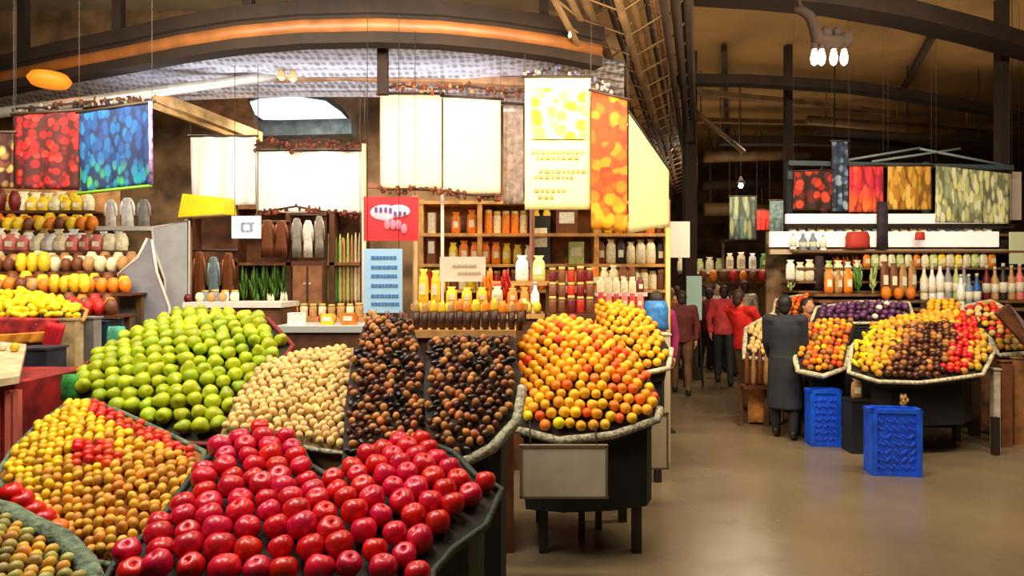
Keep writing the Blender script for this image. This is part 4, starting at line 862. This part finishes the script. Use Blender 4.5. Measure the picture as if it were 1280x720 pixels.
row('bag', 745, 832, 330, 30, 8.24, ['brown', 'yellow', 'orange', 'cream', 'black'], 'on the second rear shelf below the orange banner', wpx=12, gapx=.98)
row('jar', 530, 832, 362, 26, 8.24, ['orange', 'yellow', 'brown', 'cream', 'red'], 'on the third rear shelf', wpx=11, gapx=.98)
counter(610, 681, 392, 6.2, .5, wood, dwood, 'wooden counter behind the front tangerines')
row('bag', 614, 664, 392, 36, 6.28, ['orange', 'orange', 'red', 'yellow'], 'on the counter behind the tangerines', wpx=13, gapx=1.0)
row('fruit', 612, 678, 392, 16, 6.22, ['orange', 'yellow', 'cream'], 'along the front of the tangerine counter', wpx=12, gapx=1.0)
row('bag', 642, 684, 352, 32, 6.5, ['yellow', 'pale green', 'white'], 'on the raised board behind the tangerines', wpx=16)
row('bottle', 658, 680, 392, 40, 6.25, ['white', 'cream'], 'on the counter behind the tangerines', wpx=11)
shelf(612, 698, 352, 6.42, .24, wood, 'raised board behind the tangerine counter', zb=W(0, 392, 6.2).z)
counter(684, 745, 392, 6.0, .55, dwood, dwood, 'dark counter stacked with dark red jars')
for pyb, Y in ((392, 6.05), (373, 6.2), (354, 6.35)): row('jar', 685, 743, pyb, 21, Y + .02, ['dark red', 'dark red', 'red', 'brown'], 'in the ' + {392: 'lower', 373: 'middle', 354: 'upper'}[pyb] + ' dark red jar line', wpx=10, gapx=1.0)
for pyb, Y in ((373, 6.18), (354, 6.33)): shelf(684, 744, pyb, Y, .2, dwood, 'dark ' + ('lower' if pyb > 360 else 'upper') + ' step of the dark red jar display', thick=.02, zb=W(0, 392, 6.0).z)
counter(744, 806, 388, 7.0, .5, pale, dwood, 'pale counter with pink packets behind the rear tangerines')
row('bag', 746, 805, 388, 22, 7.05, ['pink', 'red', 'pink', 'cream'], 'in the pink row behind the rear tangerines', wpx=10, gapx=.98)
row('bag', 746, 805, 366, 20, 7.25, ['pink', 'dark red', 'cream', 'tan'], 'in the upper pink row behind the rear tangerines', wpx=10, gapx=.98)
shelf(744, 808, 366, 7.22, .2, pale, 'pale raised board with pink packets', zb=W(0, 388, 7.0).z)
row('bag', 664, 690, 292, 34, 8.24, ['yellow', 'cream'], 'tall on the top rear shelf beside the reddish pole', wpx=11)
row('bag', 738, 796, 362, 30, 7.9, ['tan', 'yellow', 'orange', 'cream', 'brown'], 'on the bench before the rear shelving', wpx=11, gapx=.95)
shelf(736, 798, 362, 7.86, .22, wood, 'bench board before the rear shelving under the orange banner')

# --- right stall
root = empty('right_rack', (W(1130, 0, 9.6).x, 9.8, 0), 'steel rack with lit white shelf fronts and hung banners, right hall', 'rack')
Yr = 9.6; zt = W(0, 200, Yr).z
for px in (994, 1038, 1106, 1168, 1262): part(MB().box((W(px, 0, Yr).x, Yr + .2, zt / 2), (.07, .07, zt)), 'upright', mat('teal_steel', (62, 76, 80), .5), root)
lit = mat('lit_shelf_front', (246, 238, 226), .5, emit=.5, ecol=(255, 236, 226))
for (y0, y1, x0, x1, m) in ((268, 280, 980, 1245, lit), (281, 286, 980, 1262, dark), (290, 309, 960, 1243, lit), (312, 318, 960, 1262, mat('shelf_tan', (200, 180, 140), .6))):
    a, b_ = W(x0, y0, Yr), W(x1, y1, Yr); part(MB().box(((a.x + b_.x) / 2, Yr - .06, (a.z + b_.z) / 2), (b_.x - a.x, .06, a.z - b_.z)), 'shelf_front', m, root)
for py in (291, 313, 334, 351, 363, 386): part(MB().box((W(1120, 0, Yr).x + .1, Yr - .02 if py > 300 else Yr + .1, W(0, py, 9.35).z - .02), (W(1262, 0, Yr).x - W(978, 0, Yr).x, .6 if py > 300 else .35, .03)), 'shelf', mat('shelf_brown', (120, 84, 52), .6), root)
part(MB().box((W(1120, 0, Yr).x, Yr + .35, 1.3), (W(1262, 0, Yr).x - W(960, 0, Yr).x, .04, 2.6)), 'back_board', mat('rack_back', (120, 92, 62), .7, var=.4, vscale=4), root)
g = MB(); g.sweep([W(985, 204, Yr), W(1265, 210, Yr)], .08, .07); part(g, 'top_rail', mat('teal_steel', (62, 76, 80)), root)
g = MB()
for a, b_ in (((1060, 200), (1150, 185)), ((1090, 202), (1200, 186)), ((1150, 186), (1262, 208)), ((1040, 176), (1062, 204))): g.tube([W(*a, Yr), W(*b_, Yr)], .02, 6)
part(g, 'top_bracing', mat('pale_steel', (130, 140, 140), .5), root)
banner(992, 1040, 214, 263, 9.45, print_mat('r_red_print', [(190, 40, 24), (220, 70, 40), (110, 30, 20)], 8, gap=(50, 24, 14)), 'dark red printed banner at the near end of the steel rack', pt1=212)
banner(1040, 1060, 176, 264, 9.5, print_mat('r_blue_print', [(110, 140, 160), (70, 90, 120), (150, 170, 180)], 10, gap=(40, 50, 70)), 'narrow grey blue banner rising above the rack')
banner(1062, 1104, 207, 265, 9.45, print_mat('r_pink_print', [(220, 40, 70), (230, 60, 50), (240, 90, 60)], 9, gap=(150, 20, 40), stretch=(1.6, 1, .5), gapw=.1, fade=([(236, 100, 40), (240, 120, 40)], -.35, 0)), 'crimson to orange banner on the steel rack')
banner(1110, 1164, 207, 262, 9.45, print_mat('r_gold_print', [(214, 160, 50), (190, 130, 40), (230, 186, 80)], 10, gap=(130, 84, 24), stretch=(1.5, 1, .5), gapw=.1), 'golden banner beside the crimson one on the rack')
banner(1170, 1262, 206, 278, 9.45, print_mat('r_cream_print', [(232, 226, 150), (200, 200, 130), (236, 232, 190), (160, 170, 130)], 11, gap=(120, 120, 90), stretch=(1.7, 1, .5), gapw=.12), 'wide pale yellow green banner on the steel rack', pt1=216, pb1=280)
sign(1262, 1300, 290, 330, 9.3, mat('pale_green_board', (216, 222, 180), .6), 'pale green board beyond the end of the rack', hang=.4)
sign(1263, 1276, 215, 275, 9.9, mat('small_cream_card', (220, 200, 180), .6), 'narrow cream card beyond the wide pale banner', hang=.2)
W9 = Yr - .02
row('fruit', 985, 1240, 290, 9, Yr + .02, ['white', 'grey blue', 'cream'], 'above the upper lit shelf front', wpx=10)
hung(1072, 290, 310, 30, 9.35, mat('red_sack', (196, 60, 44), .7), 'red_sack', 'round red sack in front of the lower lit shelf front', 'sack')
hung(1150, 290, 300, 12, 9.35, mat('red_sack2', (206, 60, 44), .7), 'red_sack', 'small red sack in front of the lower lit shelf front', 'sack')
row('bottle', 985, 1035, 312, 22, 9.45, ['grey blue', 'blue', 'white'], 'before the dark red banner end of the rack', wpx=9)
hung(1103, 252, 312, 14, 9.42, mat('dark_bag', (44, 34, 40), .8, var=.4), 'dark_hanging_bag', 'dark bag hung on the upright between crimson and golden banners', 'bag')
hung(1024, 320, 362, 12, 9.3, mat('dark_bag2', (50, 34, 30), .8, var=.4), 'dark_hanging_bag', 'dark brown bag hung under the near end of the rack', 'bag')
row('bunch', 1040, 1245, 333, 17, 9.5, ['cream', 'yellow', 'orange', 'pale green'], 'behind the top goods line of the rack', wpx=13, gapx=.9, noun='leafy bunch', name='leafy_bunch')
row('bag', 1078, 1245, 333, 20, 9.35, ['cream', 'yellow', 'pale green', 'orange'], 'on the top goods shelf of the rack', wpx=10, gapx=1.0)
row('bag', 982, 1078, 350, 26, 9.35, ['cream', 'white', 'pale green', 'cream'], 'at the near end of the goods shelves', wpx=12, gapx=1.0)
row('bunch', 982, 1022, 363, 22, 9.42, ['green', 'pale green', 'cream'], 'in the near green row of the rack', wpx=12, gapx=1.0)
row('bunch', 1064, 1100, 366, 40, 9.1, ['green', 'pale green', 'green'], 'in the green block of the right stall', wpx=13, gapx=1.0)
row('bag', 1100, 1146, 366, 40, 9.2, ['brown', 'tan', 'brown'], 'in the brown block of the right stall', wpx=11, gapx=1.0)
row('fruit', 1100, 1146, 374, 16, 8.9, ['orange'], 'in the bright orange block of the right stall', wpx=12, gapx=1.0)
row('bottle', 1150, 1210, 374, 46, 9.0, ['pale green', 'white', 'grey', 'cream', 'green'], 'in the tall bottle row of the rack', wpx=9, gapx=1.0)
row('bottle', 1196, 1226, 384, 44, 8.7, ['grey blue', 'white', 'blue'], 'in the blue grey bottle row', wpx=9, gapx=1.0)
row('bottle', 1228, 1290, 374, 44, 9.0, ['pink', 'tan', 'brown', 'black', 'dark red'], 'at the far end of the rack', wpx=9, gapx=1.0)
row('bag', 1030, 1066, 366, 30, 9.1, ['tan', 'cream', 'orange'], 'beside the green block of the right stall', wpx=11, gapx=1.0)
root = empty('stepped_bench', (W(1120, 0, 8.9).x, 8.9, 0), 'brown stepped bench carrying goods in front of the rack', 'bench')
for py, Y, dd in ((366, 9.15, .3), (374, 9.0, .3), (384, 8.75, .2)):
    z = W(0, py, Y).z - .01; part(MB().box((W(1158, 0, 8.9).x, Y + dd / 2 - .1, z - .02), (W(1292, 0, 8.9).x - W(1024, 0, 8.9).x, dd, .04)), 'step', mat('bench_brown', (110, 76, 46), .6, var=.3), root)
part(MB().box((W(1158, 0, 8.9).x, 9.1, .65), (W(1285, 0, 8.9).x - W(1030, 0, 8.9).x, .4, 1.3)), 'support', dark, root)
def mix(*opts):
    def f(px, py, x, y): return random.choice(opts)
    return f
wr = 'in the front heap of the right stall'
def rmain(px, py, x, y):
    t = random.random(); s_ = px + (py - 430) * .3 + rnd(-8, 8)
    if s_ < 1086: return ('yellow_pepper', 'long', 'lemon', 'yellow pepper at the near side of the right front heap', 'pepper', 'yellow peppers in the right front heap')
    if s_ < 1120 or py < 404 and s_ < 1190: return ('golden_onion', 'round', 'orange' if t < .5 else 'ochre', 'golden onion ' + wr, 'onion', 'golden onions ' + wr)
    if s_ < 1192: return ('brown_onion', 'round', 'brown', 'dark brown onion ' + wr, 'onion', 'brown onions ' + wr) if t < .65 else ('tan_potato', 'round', 'tan', 'tan potato ' + wr, 'potato', 'tan potatoes ' + wr)
    if s_ < 1214: return ('tomato', 'round', 'tomato', 'red tomato ' + wr, 'tomato', 'tomatoes ' + wr)
    return ('tan_potato', 'round', 'ochre', 'ochre potato at the far end of the right front heap', 'potato', 'ochre potatoes at the heap end')
heap([(1064, 462), (1068, 432), (1088, 406), (1130, 394), (1190, 389), (1222, 398), (1240, 438), (1226, 464), (1150, 474), (1100, 473)], (1150, 470, 6.6), .6, .040, rmain,
     ('produce_stand', 'large dark legged stand of mixed onions and peppers behind the blue crate', 'display stand'), dome=.12, jit=.35, rim=ltrim, rimr=.022, tray=.07, legs=1, gap=1.8, skirt=.72, rimf=lambda a, b_: b_ > 425)
heap([(1000, 460), (994, 424), (1012, 402), (1060, 397), (1070, 404), (1060, 432), (1056, 456), (1030, 466)], (1030, 462, 7.2), .9, .040,
     mix(('orange_root', 'round', 'orange', 'orange root in the heap beside the dark coated person', 'vegetable', 'orange roots in the near right heap'), ('tan_root', 'round', 'tan', 'tan root in the heap beside the dark coated person', 'vegetable', 'tan roots in the near right heap'), ('brown_root', 'round', 'deep', 'reddish root in the heap beside the dark coated person', 'vegetable', 'reddish roots in the near right heap')),
     ('produce_stand', 'stand of orange and tan roots beside the dark coated person', 'display stand'), dome=.08, jit=.3, rim=ltrim, rimr=.03, tray=.07, legs=1, gap=1.9, skirt=.6, rimf=lambda a, b_: b_ > 425)
heap([(932, 444), (936, 410), (966, 392), (982, 404), (980, 446)], (960, 440, 8.2), .9, .042,
     one('beige_melon', 'round', 'cream', 'small beige melon in the heap behind the dark coated person', 'melon', 'beige melons behind the person'), ('produce_stand', 'stand of beige melons at the aisle behind the dark coated person', 'display stand'), dome=.08, jit=.2, rim=ltrim, rimr=.03, tray=.07, skirtm=mat('striped_skirt', (150, 100, 50), .8, var=.6, vscale=6), gap=1.95)
heap([(1016, 402), (1024, 382), (1080, 376), (1136, 377), (1140, 394), (1100, 400)], (1080, 400, 8.0), .8, .042,
     mix(*[('purple_onion', 'round', 'purple', 'purple onion in the dark strip behind the right heaps', 'onion', 'purple onions behind the right heaps')] * 4, ('purple_onion', 'round', 'purple', 'purple onion in the dark strip behind the right heaps', 'onion', 'purple onions behind the right heaps'), ('purple_onion', 'round', 'purple', 'purple onion in the dark strip behind the right heaps', 'onion', 'purple onions behind the right heaps'), ('white_onion', 'round', 'white', 'white onion among the purple onions', 'onion', 'white onions among the purple')),
     ('produce_stand', 'stand of purple onions behind the right heaps', 'display stand'), dome=.03, jit=.3, rim=ltrim, rimr=.02, tray=.06)
heap([(1150, 394), (1154, 376), (1180, 374), (1200, 378), (1204, 392), (1180, 397)], (1180, 396, 8.0), .8, .042,
     one('apricot', 'round', 'orange', 'orange apricot in the small heap before the tall bottles', 'apricot', 'apricots before the tall bottles'), ('produce_stand', 'small stand of orange apricots before the tall bottles', 'display stand'), dome=.03, jit=.3, tray=.06)
heap([(1214, 398), (1206, 384), (1240, 376), (1262, 388), (1282, 418), (1296, 436), (1250, 440), (1240, 420)], (1250, 438, 7.4), .8, .042,
     mix(('tan_pear', 'round', 'ochre', 'ochre pear in the end heap of the right stall', 'pear', 'ochre pears in the end heap'), ('pale_pear', 'round', 'cream', 'pale pear in the end heap of the right stall', 'pear', 'pale pears in the end heap'), ('red_pear', 'round', 'tomato', 'red pear in the end heap of the right stall', 'pear', 'red pears in the end heap')),
     ('produce_stand', 'end stand of ochre and pale pears at the picture edge', 'display stand'), dome=.04, jit=.3, rim=ltrim, rimr=.03, tray=.08, skirtm=mat('brown_skirt', (110, 74, 44), .8, var=.5, vscale=6))
heap([(968, 396), (972, 374), (1012, 366), (1018, 384), (990, 396)], (980, 396, 8.9), .8, .042,
     one('orange_squash', 'round', 'deep', 'small orange squash in the heap behind the beige melons', 'squash', 'orange squashes behind the melons'), ('produce_stand', 'stand of orange squashes behind the beige melons', 'display stand'), dome=.04, jit=.2, rim=ltrim, rimr=.02, tray=.06)
# slanted dark board at the right edge
root = empty('slanted_board', W(1270, 420, 7.0), 'dark brown slanted board leaning at the end of the right stall', 'board')
P = [W(1246, 392, 7.2), W(1262, 380, 7.4), W(1310, 436, 7.0), W(1310, 462, 6.9)]
part(MB().add(P + [p + Vector((0, .05, 0)) for p in P], [(3, 2, 1, 0), (4, 5, 6, 7), (0, 1, 5, 4), (1, 2, 6, 5), (2, 3, 7, 6), (3, 0, 4, 7)]), 'board', dwood, root)
# crates and posts under the far right stall
for i, (px, pyt, wp, Y, cc, lab) in enumerate(((1244, 462, 8, 7.0, (206, 194, 170), 'white post under the end stand of the right stall'), (1256, 452, 14, 7.1, (120, 70, 40), 'brown post beside the white post of the end stand'), (1272, 448, 12, 7.2, (150, 100, 56), 'tan post of the end stand'), (1218, 466, 12, 7.6, (60, 40, 28), 'dark post between the two right stands'))):
    tofloor(px, pyt, wp, Y, mat('rpost_%d' % px, cc, .7, var=.2), 'stand_post', lab, 'post', .06)
# blue crates
blue = mat('blue_plastic', (24, 86, 226), .4, var=.15, vscale=10)
def crate(px, pyb, wpx, hpx, Y, dp, rz, label):
    b0 = W(px, pyb, Y); wd, h = wpx / F * Y, hpx / F * Y; root = empty('blue_crate', (b0.x, Y + dp / 2, 0), label, 'crate')
    L = Vector((b0.x, Y + dp / 2, 0)); t = .025
    def P(mb, nm, m=blue):
        o = mb.build(nm, m); o.parent = root; return o
    P(MB().box((0, 0, t / 2), (wd, dp, t)), 'base')
    for s_ in (-1, 1):
        P(MB().box((0, s_ * (dp / 2 - t / 2), h / 2), (wd, t, h - .02)), 'side_wall'); P(MB().box((s_ * (wd / 2 - t / 2), 0, h / 2), (t, dp - 2 * t, h - .02)), 'side_wall')
    g = MB()
    for s_ in (-1, 1):
        g.box((0, s_ * dp / 2, h - .02), (wd + .03, .03, .04)); g.box((s_ * wd / 2, 0, h - .02), (.03, dp + .03, .04))
        g.box((0, s_ * dp / 2, .02), (wd + .01, .02, .04)); 
        for u in (-1, 1): g.box((u * (wd / 2 - .02), s_ * (dp / 2 + .004), h / 2), (.05, .02, h))
    P(g, 'rim')
    for s_ in (-1, 1):
        g = MB(); rr = random.Random(px)
        for i in range(5):
            for j in range(7):
                x = (i - 2) * wd * .16 + rr.uniform(-.01, .01); z = h * (.14 + .115 * j); R = Matrix.Rotation(rr.choice((.8, -.8, .5)), 3, 'Y')
                g.box((x, s_ * (dp / 2 + .004), z), (wd * .13, .016, .018), M=R)
        P(g, 'lattice_ribs', mat('blue_rib', (50, 90, 236), .4))
    root.rotation_euler[2] = rz; return root
crate(1122, 595, 58, 84, 6.03, .16, -.12, 'larger upright blue plastic crate in front of the right stand')
crate(1033, 550, 36, 71, 7.1, .16, -.10, 'smaller upright blue plastic crate beside the dark coated person')
# sacks and boxes under the right tables
tofloor(1072, 500, 26, 6.9, mat('dark_box', (26, 24, 28), .8), 'storage_box', 'dark box on the floor between the two blue crates', 'box', .2)
row('bag', 1062, 1080, 500, 26, 6.9, ['tan'], 'on the dark box under the right stand', wpx=14)
tofloor(1130, 512, 30, 6.6, mat('dark_box2', (34, 28, 24), .8), 'storage_box', 'dark box behind the larger blue crate', 'box', .2)
row('bunch', 1118, 1142, 512, 20, 6.6, ['tan'], 'peeping above the larger blue crate', wpx=18, noun='paper sack', name='paper_sack')
# striped crate legs below melon stand
shelf(928, 964, 482, 8.0, .2, dwood, 'low dark board below the beige melon stand')
row('stalk', 930, 962, 482, 44, 8.03, ['orange', 'tan', 'cream', 'brown'], 'standing below the beige melon stand', wpx=7, gapx=1.0)

# --- far aisle goods
shelf(905, 975, 300, 15.5, .4, dark, 'dark far shelf under the teal banner')
banner(912, 946, 245, 300, 15.2, print_mat('far_green_print', [(120, 130, 110), (150, 150, 110), (80, 110, 100)], 6, gap=(60, 70, 60), stretch=(1.6, 1, .4)), 'grey green striped banner deep in the hall')
banner(946, 962, 262, 288, 15.1, mat('far_red_cloth', (206, 50, 36), .7, var=.2), 'small red banner deep in the hall')
banner(962, 984, 250, 300, 15.0, mat('far_teal_cloth', (90, 110, 110), .7, var=.3, vscale=12), 'dark teal cloth beside the small red banner', name='hanging_cloth', cat='cloth')
counter(858, 905, 340, 16.0, .8, mat('far_white', (226, 222, 206), .6), brownw, 'far white topped counter at the end of the aisle')
row('bag', 845, 905, 340, 18, 16.1, ['white', 'cream', 'pale green'], 'on the far white topped counter', wpx=10)
counter(905, 960, 336, 14.0, .8, mat('far_white', (226, 222, 206), .6), brownw, 'far pale counter behind the red coated person')
row('bag', 905, 962, 336, 20, 14.1, ['white', 'cream', 'green', 'orange'], 'on the far pale counter', wpx=10)
row('fruit', 860, 960, 352, 16, 13.6, ['orange', 'tan', 'brown', 'red'], 'on the low far bench', wpx=10)
shelf(856, 962, 352, 13.5, .5, dwood, 'low far bench across the aisle end')
sign(858, 877, 345, 400, 11.0, mat('pale_teal_board', (170, 205, 190), .6), 'pale teal standing board in the aisle crowd', hang=0, name='standing_board')
root = empty('board_easel', (W(867, 0, 11.05).x, 11.05, 0), 'thin dark easel carrying the pale teal board', 'easel')
zz = W(0, 398, 11).z
for s_ in (-1, 1): part(MB().tube([(W(867, 0, 11.05).x + s_ * .1, 11.05, zz), (W(867, 0, 11.05).x + s_ * .16, 11.05, .01)], .018, 6), 'leg', dark, root)

# ------------------------------------------------------------------ people
def capsule(mb, a, b_, ra, rb):
    a, b_ = Vector(a), Vector(b_); mb.tube([a, a.lerp(b_, .5), b_], [ra, (ra + rb) / 2, rb], 10); mb.ball(a, ra, 10, 7); mb.ball(b_, rb, 10, 7)
def remesh(mb, name, m, parent, voxel):
    me = mb.mesh(name + '_raw', m); tmp = bpy.data.objects.new('tmp', me); COL.objects.link(tmp)
    md = tmp.modifiers.new('r', 'REMESH'); md.mode = 'VOXEL'; md.voxel_size = voxel; md.use_smooth_shade = True
    sm = tmp.modifiers.new('s', 'SMOOTH'); sm.iterations = 3; sm.factor = .5
    dg = bpy.context.evaluated_depsgraph_get(); dg.update()
    new = bpy.data.meshes.new_from_object(tmp.evaluated_get(dg)); new.materials.clear(); new.materials.append(m)
    bpy.data.objects.remove(tmp); new.name = name
    for p in new.polygons: p.use_smooth = True
    o = bpy.data.objects.new(name, new); COL.objects.link(o); o.parent = parent; return o
skin_m = mat('skin', (196, 140, 108), .55)
def person(loc, H, rz, label, coat, trousers, hair, long_coat=False, stride=.12, armL=(.12, .0, .0), armR=(.12, 0, 0), lean=0, vox=.012, shoe=(30, 26, 24), skirt=False):
    s = H / 1.7; root = empty('person', loc, label, 'person', rz=rz)
    V = lambda x, y, z: Vector((x * s, (y + lean * max(0, z - .95)) * s, z * s))
    hip = {k: V(k * .09, 0, .92) for k in (-1, 1)}
    knee = {k: V(k * .10, -.03 - k * stride * .5, .50) for k in (-1, 1)}
    ank = {k: V(k * .10, .02 - k * stride, .08) for k in (-1, 1)}
    sh = {k: V(k * .19, .01, 1.42) for k in (-1, 1)}
    arm = {-1: armL, 1: armR}; elb, wri = {}, {}
    for k in (-1, 1):
        out, fw, bend = arm[k]
        elb[k] = sh[k] + Vector((k * (out * .5) , -fw * .5, -.28)) * s
        wri[k] = elb[k] + Vector((-k * .02 , -fw - bend, -.24 + bend * .7)) * s
    b = MB()
    hc = V(0, -.01, 1.595)
    b.ball(hc, (.074 * s, .092 * s, .108 * s), 14, 10); b.ball(hc + Vector((0, -.022, -.045)) * s, (.056 * s, .066 * s, .062 * s), 12, 8)   # skull, jaw
    b.ball(hc + Vector((0, -.098, -.01)) * s, (.012 * s, .018 * s, .022 * s), 8, 6)                                                      # nose
    b.ball(hc + Vector((0, -.083, -.052)) * s, (.024 * s, .012 * s, .009 * s), 8, 6)                                                     # lips
    for k in (-1, 1):
        b.ball(hc + Vector((k * .076, .005, -.005)) * s, (.010 * s, .02 * s, .03 * s), 8, 6)
        b.ball(hc + Vector((k * .03, -.078, .012)) * s, (.017 * s, .012 * s, .012 * s), 8, 6)
    capsule(b, V(0, .01, 1.40), V(0, 0, 1.54), .062 * s, .05 * s)
    for z, rx, ry in ((.95, .155, .105), (1.05, .145, .10), (1.16, .14, .10), (1.28, .165, .11), (1.38, .16, .09)): b.ball(V(0, 0, z), (rx * s, ry * s, .1 * s), 14, 8)
    for k in (-1, 1):
        capsule(b, V(k * .07, .005, 1.41), sh[k], .06 * s, .055 * s); capsule(b, sh[k], elb[k], .05 * s, .038 * s); capsule(b, elb[k], wri[k], .038 * s, .026 * s)
        capsule(b, hip[k], knee[k], .085 * s, .055 * s); capsule(b, knee[k], ank[k], .055 * s, .036 * s)
        b.ball(ank[k] + Vector((0, -.06, -.045)) * s, (.04 * s, .12 * s, .032 * s), 10, 7)
        d = (wri[k] - elb[k]).normalized(); pal = wri[k] + d * .045 * s; side = d.cross(Vector((1, 0, 0))).normalized()
        capsule(b, wri[k], pal + d * .03 * s, .026 * s, .03 * s)
        for i, L in enumerate((.062, .072, .068, .052)):
            f0 = pal + d * .045 * s + side * (i - 1.5) * .018 * s; f1 = f0 + (d + Vector((-k * .25, 0, 0))).normalized() * L * .5 * s; f2 = f1 + (d + Vector((-k * .8, 0, 0))).normalized() * L * .5 * s
            capsule(b, f0, f1, .009 * s, .008 * s); capsule(b, f1, f2, .008 * s, .007 * s)
        t0 = pal + side * -.028 * s; t1 = t0 + (d * .6 - side + Vector((-k * .3, 0, 0))).normalized() * .04 * s
        capsule(b, t0, t1, .011 * s, .009 * s)
    remesh(b, 'body', skin_m, root, min(vox, .009))
    c_ = MB()
    c_.tube([V(0, 0, z) for z in (.86, .92, 1.06, 1.2, 1.32, 1.41)], [.178 * s, .186 * s, .17 * s, .172 * s, .18 * s, .16 * s], 18, flat=.7)
    for z, rx, ry in ((1.22, .172, .122), (1.34, .18, .112), (1.40, .14, .095)): c_.ball(V(0, 0, z), (rx * s, ry * s, .1 * s), 16, 8)
    if long_coat:
        c_.lathe([(.18 * s, .98 * s), (.19 * s, .85 * s), (.195 * s, .6 * s), (.205 * s, .36 * s)], 20, sq=.76)
    for k in (-1, 1):
        capsule(c_, V(k * .08, .005, 1.40), sh[k], .075 * s, .07 * s); capsule(c_, sh[k], elb[k], .068 * s, .054 * s); capsule(c_, elb[k], wri[k] - (wri[k] - elb[k]) * .08, .054 * s, .042 * s)
    c_.tube([V(0, .012, 1.43), V(0, .008, 1.475)], [.075 * s, .066 * s], 12)
    remesh(c_, 'coat', mat('coat_%d_%d_%d' % coat, coat, .8, var=.18, vscale=9), root, vox)
    t = MB()
    if skirt:
        t.lathe([(.17 * s, .5 * s), (.2 * s, .45 * s), (.165 * s, .75 * s), (.15 * s, .95 * s)], 16)
    for k in (-1, 1):
        capsule(t, hip[k], knee[k], .098 * s, .068 * s); capsule(t, knee[k], ank[k] + Vector((0, 0, .03)), .068 * s, .056 * s)
    remesh(t, 'trousers', mat('trousers_%d_%d_%d' % trousers, trousers, .8, var=.15, vscale=9), root, vox)
    for k in (-1, 1):
        f = MB(); f.ball(ank[k] + Vector((0, -.06, -.035)) * s, (.048 * s, .135 * s, .045 * s), 12, 8); f.ball(ank[k] + Vector((0, .01, -.01)) * s, (.048 * s, .055 * s, .06 * s), 12, 8)
        f.v = [(x, y, max(z, .004)) for x, y, z in f.v]; remesh(f, 'shoe', mat('shoe_leather', shoe, .5), root, .01)
    h = MB(); h.ball(hc + Vector((0, .022, .022)) * s, (.086 * s, .094 * s, .104 * s), 14, 10); h.ball(hc + Vector((0, .06, -.04)) * s, (.07 * s, .05 * s, .075 * s), 12, 8)
    remesh(h, 'hair', mat('hair_%d_%d_%d' % hair, hair, .6), root, .01)
    return root
person((W(981, 540, 7.5).x, 7.5, 0), 1.66, math.pi - .5, 'person in a long charcoal coat with black hair standing at the right stall', (36, 36, 44), (24, 24, 30), (18, 14, 14), long_coat=True, stride=.06, armL=(.04, .1, .06), armR=(.04, .1, .06))
person((W(1009, 540, 8.5).x, 8.5, 0), 1.6, .3, 'dark haired person behind the root heap of the right stall, only head showing', (150, 90, 50), (40, 36, 34), (44, 24, 18), stride=.02)
person((W(905, 470, 11.4).x, 11.4, 0), 1.74, math.pi - .3, 'person in a pink red top and dark trousers in the aisle crowd', (196, 60, 60), (40, 36, 36), (40, 24, 18), stride=.2, armL=(.1, .2, .1))
person((W(932, 470, 9.2).x, 9.2, 0), 1.7, 2.2, 'person in a bright red jacket leaning over the melon stand', (216, 34, 24), (96, 70, 50), (60, 30, 20), lean=.25, armL=(.05, .5, .2), armR=(.05, .5, .2), stride=.1)
person((W(930, 470, 12.2).x, 12.2, 0), 1.82, math.pi + .3, 'tall person in a white top with dark hair behind the red jacket', (226, 214, 196), (60, 50, 44), (50, 16, 18), stride=.12)
person((W(886, 470, 12.4).x, 12.4, 0), 1.68, math.pi, 'person in a dark red coat walking away beside the teal board', (110, 40, 34), (50, 40, 36), (40, 26, 18), stride=.25)
person((W(878, 470, 13.6).x, 13.6, 0), 1.72, math.pi + .4, 'person in a beige coat deep in the aisle crowd', (190, 160, 120), (70, 56, 44), (70, 44, 26), stride=.2)
person((W(852, 470, 10.4).x, 10.4, 0), 1.66, math.pi - .2, 'person in a maroon coat at the end of the left stalls', (96, 36, 34), (110, 76, 50), (50, 30, 22), stride=.15)
pb = person((W(820, 470, 7.9).x, 7.9, 0), 1.7, math.pi + .2, 'person in a magenta top beside the rear tangerines', (150, 40, 90), (70, 44, 36), (60, 46, 40), stride=.05, armR=(.1, .1, .1))
person((W(838, 470, 12.8).x, 12.8, 0), 1.7, .3, 'person in an orange top facing out beyond the left stalls', (210, 130, 50), (60, 50, 44), (40, 28, 20), stride=.1)
person((W(846, 470, 15.2).x, 15.2, 0), 1.7, math.pi, 'person in a pale green top at the end of the aisle', (170, 180, 140), (60, 60, 60), (60, 36, 22), stride=.15)
person((W(896, 470, 13.1).x, 13.1, 0), 1.75, .1, 'person in a white shirt facing out deep in the aisle', (230, 222, 206), (50, 56, 70), (36, 24, 18), stride=.15)
hung(819, 376, 412, 32, 7.2, mat('blue_bag', (60, 130, 214), .5, var=.3, vscale=12), 'shopping_bag', 'shiny blue shopping bag beside the rear tangerines', 'bag')
tofloor(826, 418, 18, 6.6, mat('white_bin', (226, 206, 170), .6), 'white_bin', 'tall white bin between the rear tangerines and the aisle', 'bin')
# goods are set down last, each on the board or counter below it
for a, k in LATER: place_row(*a, **k)
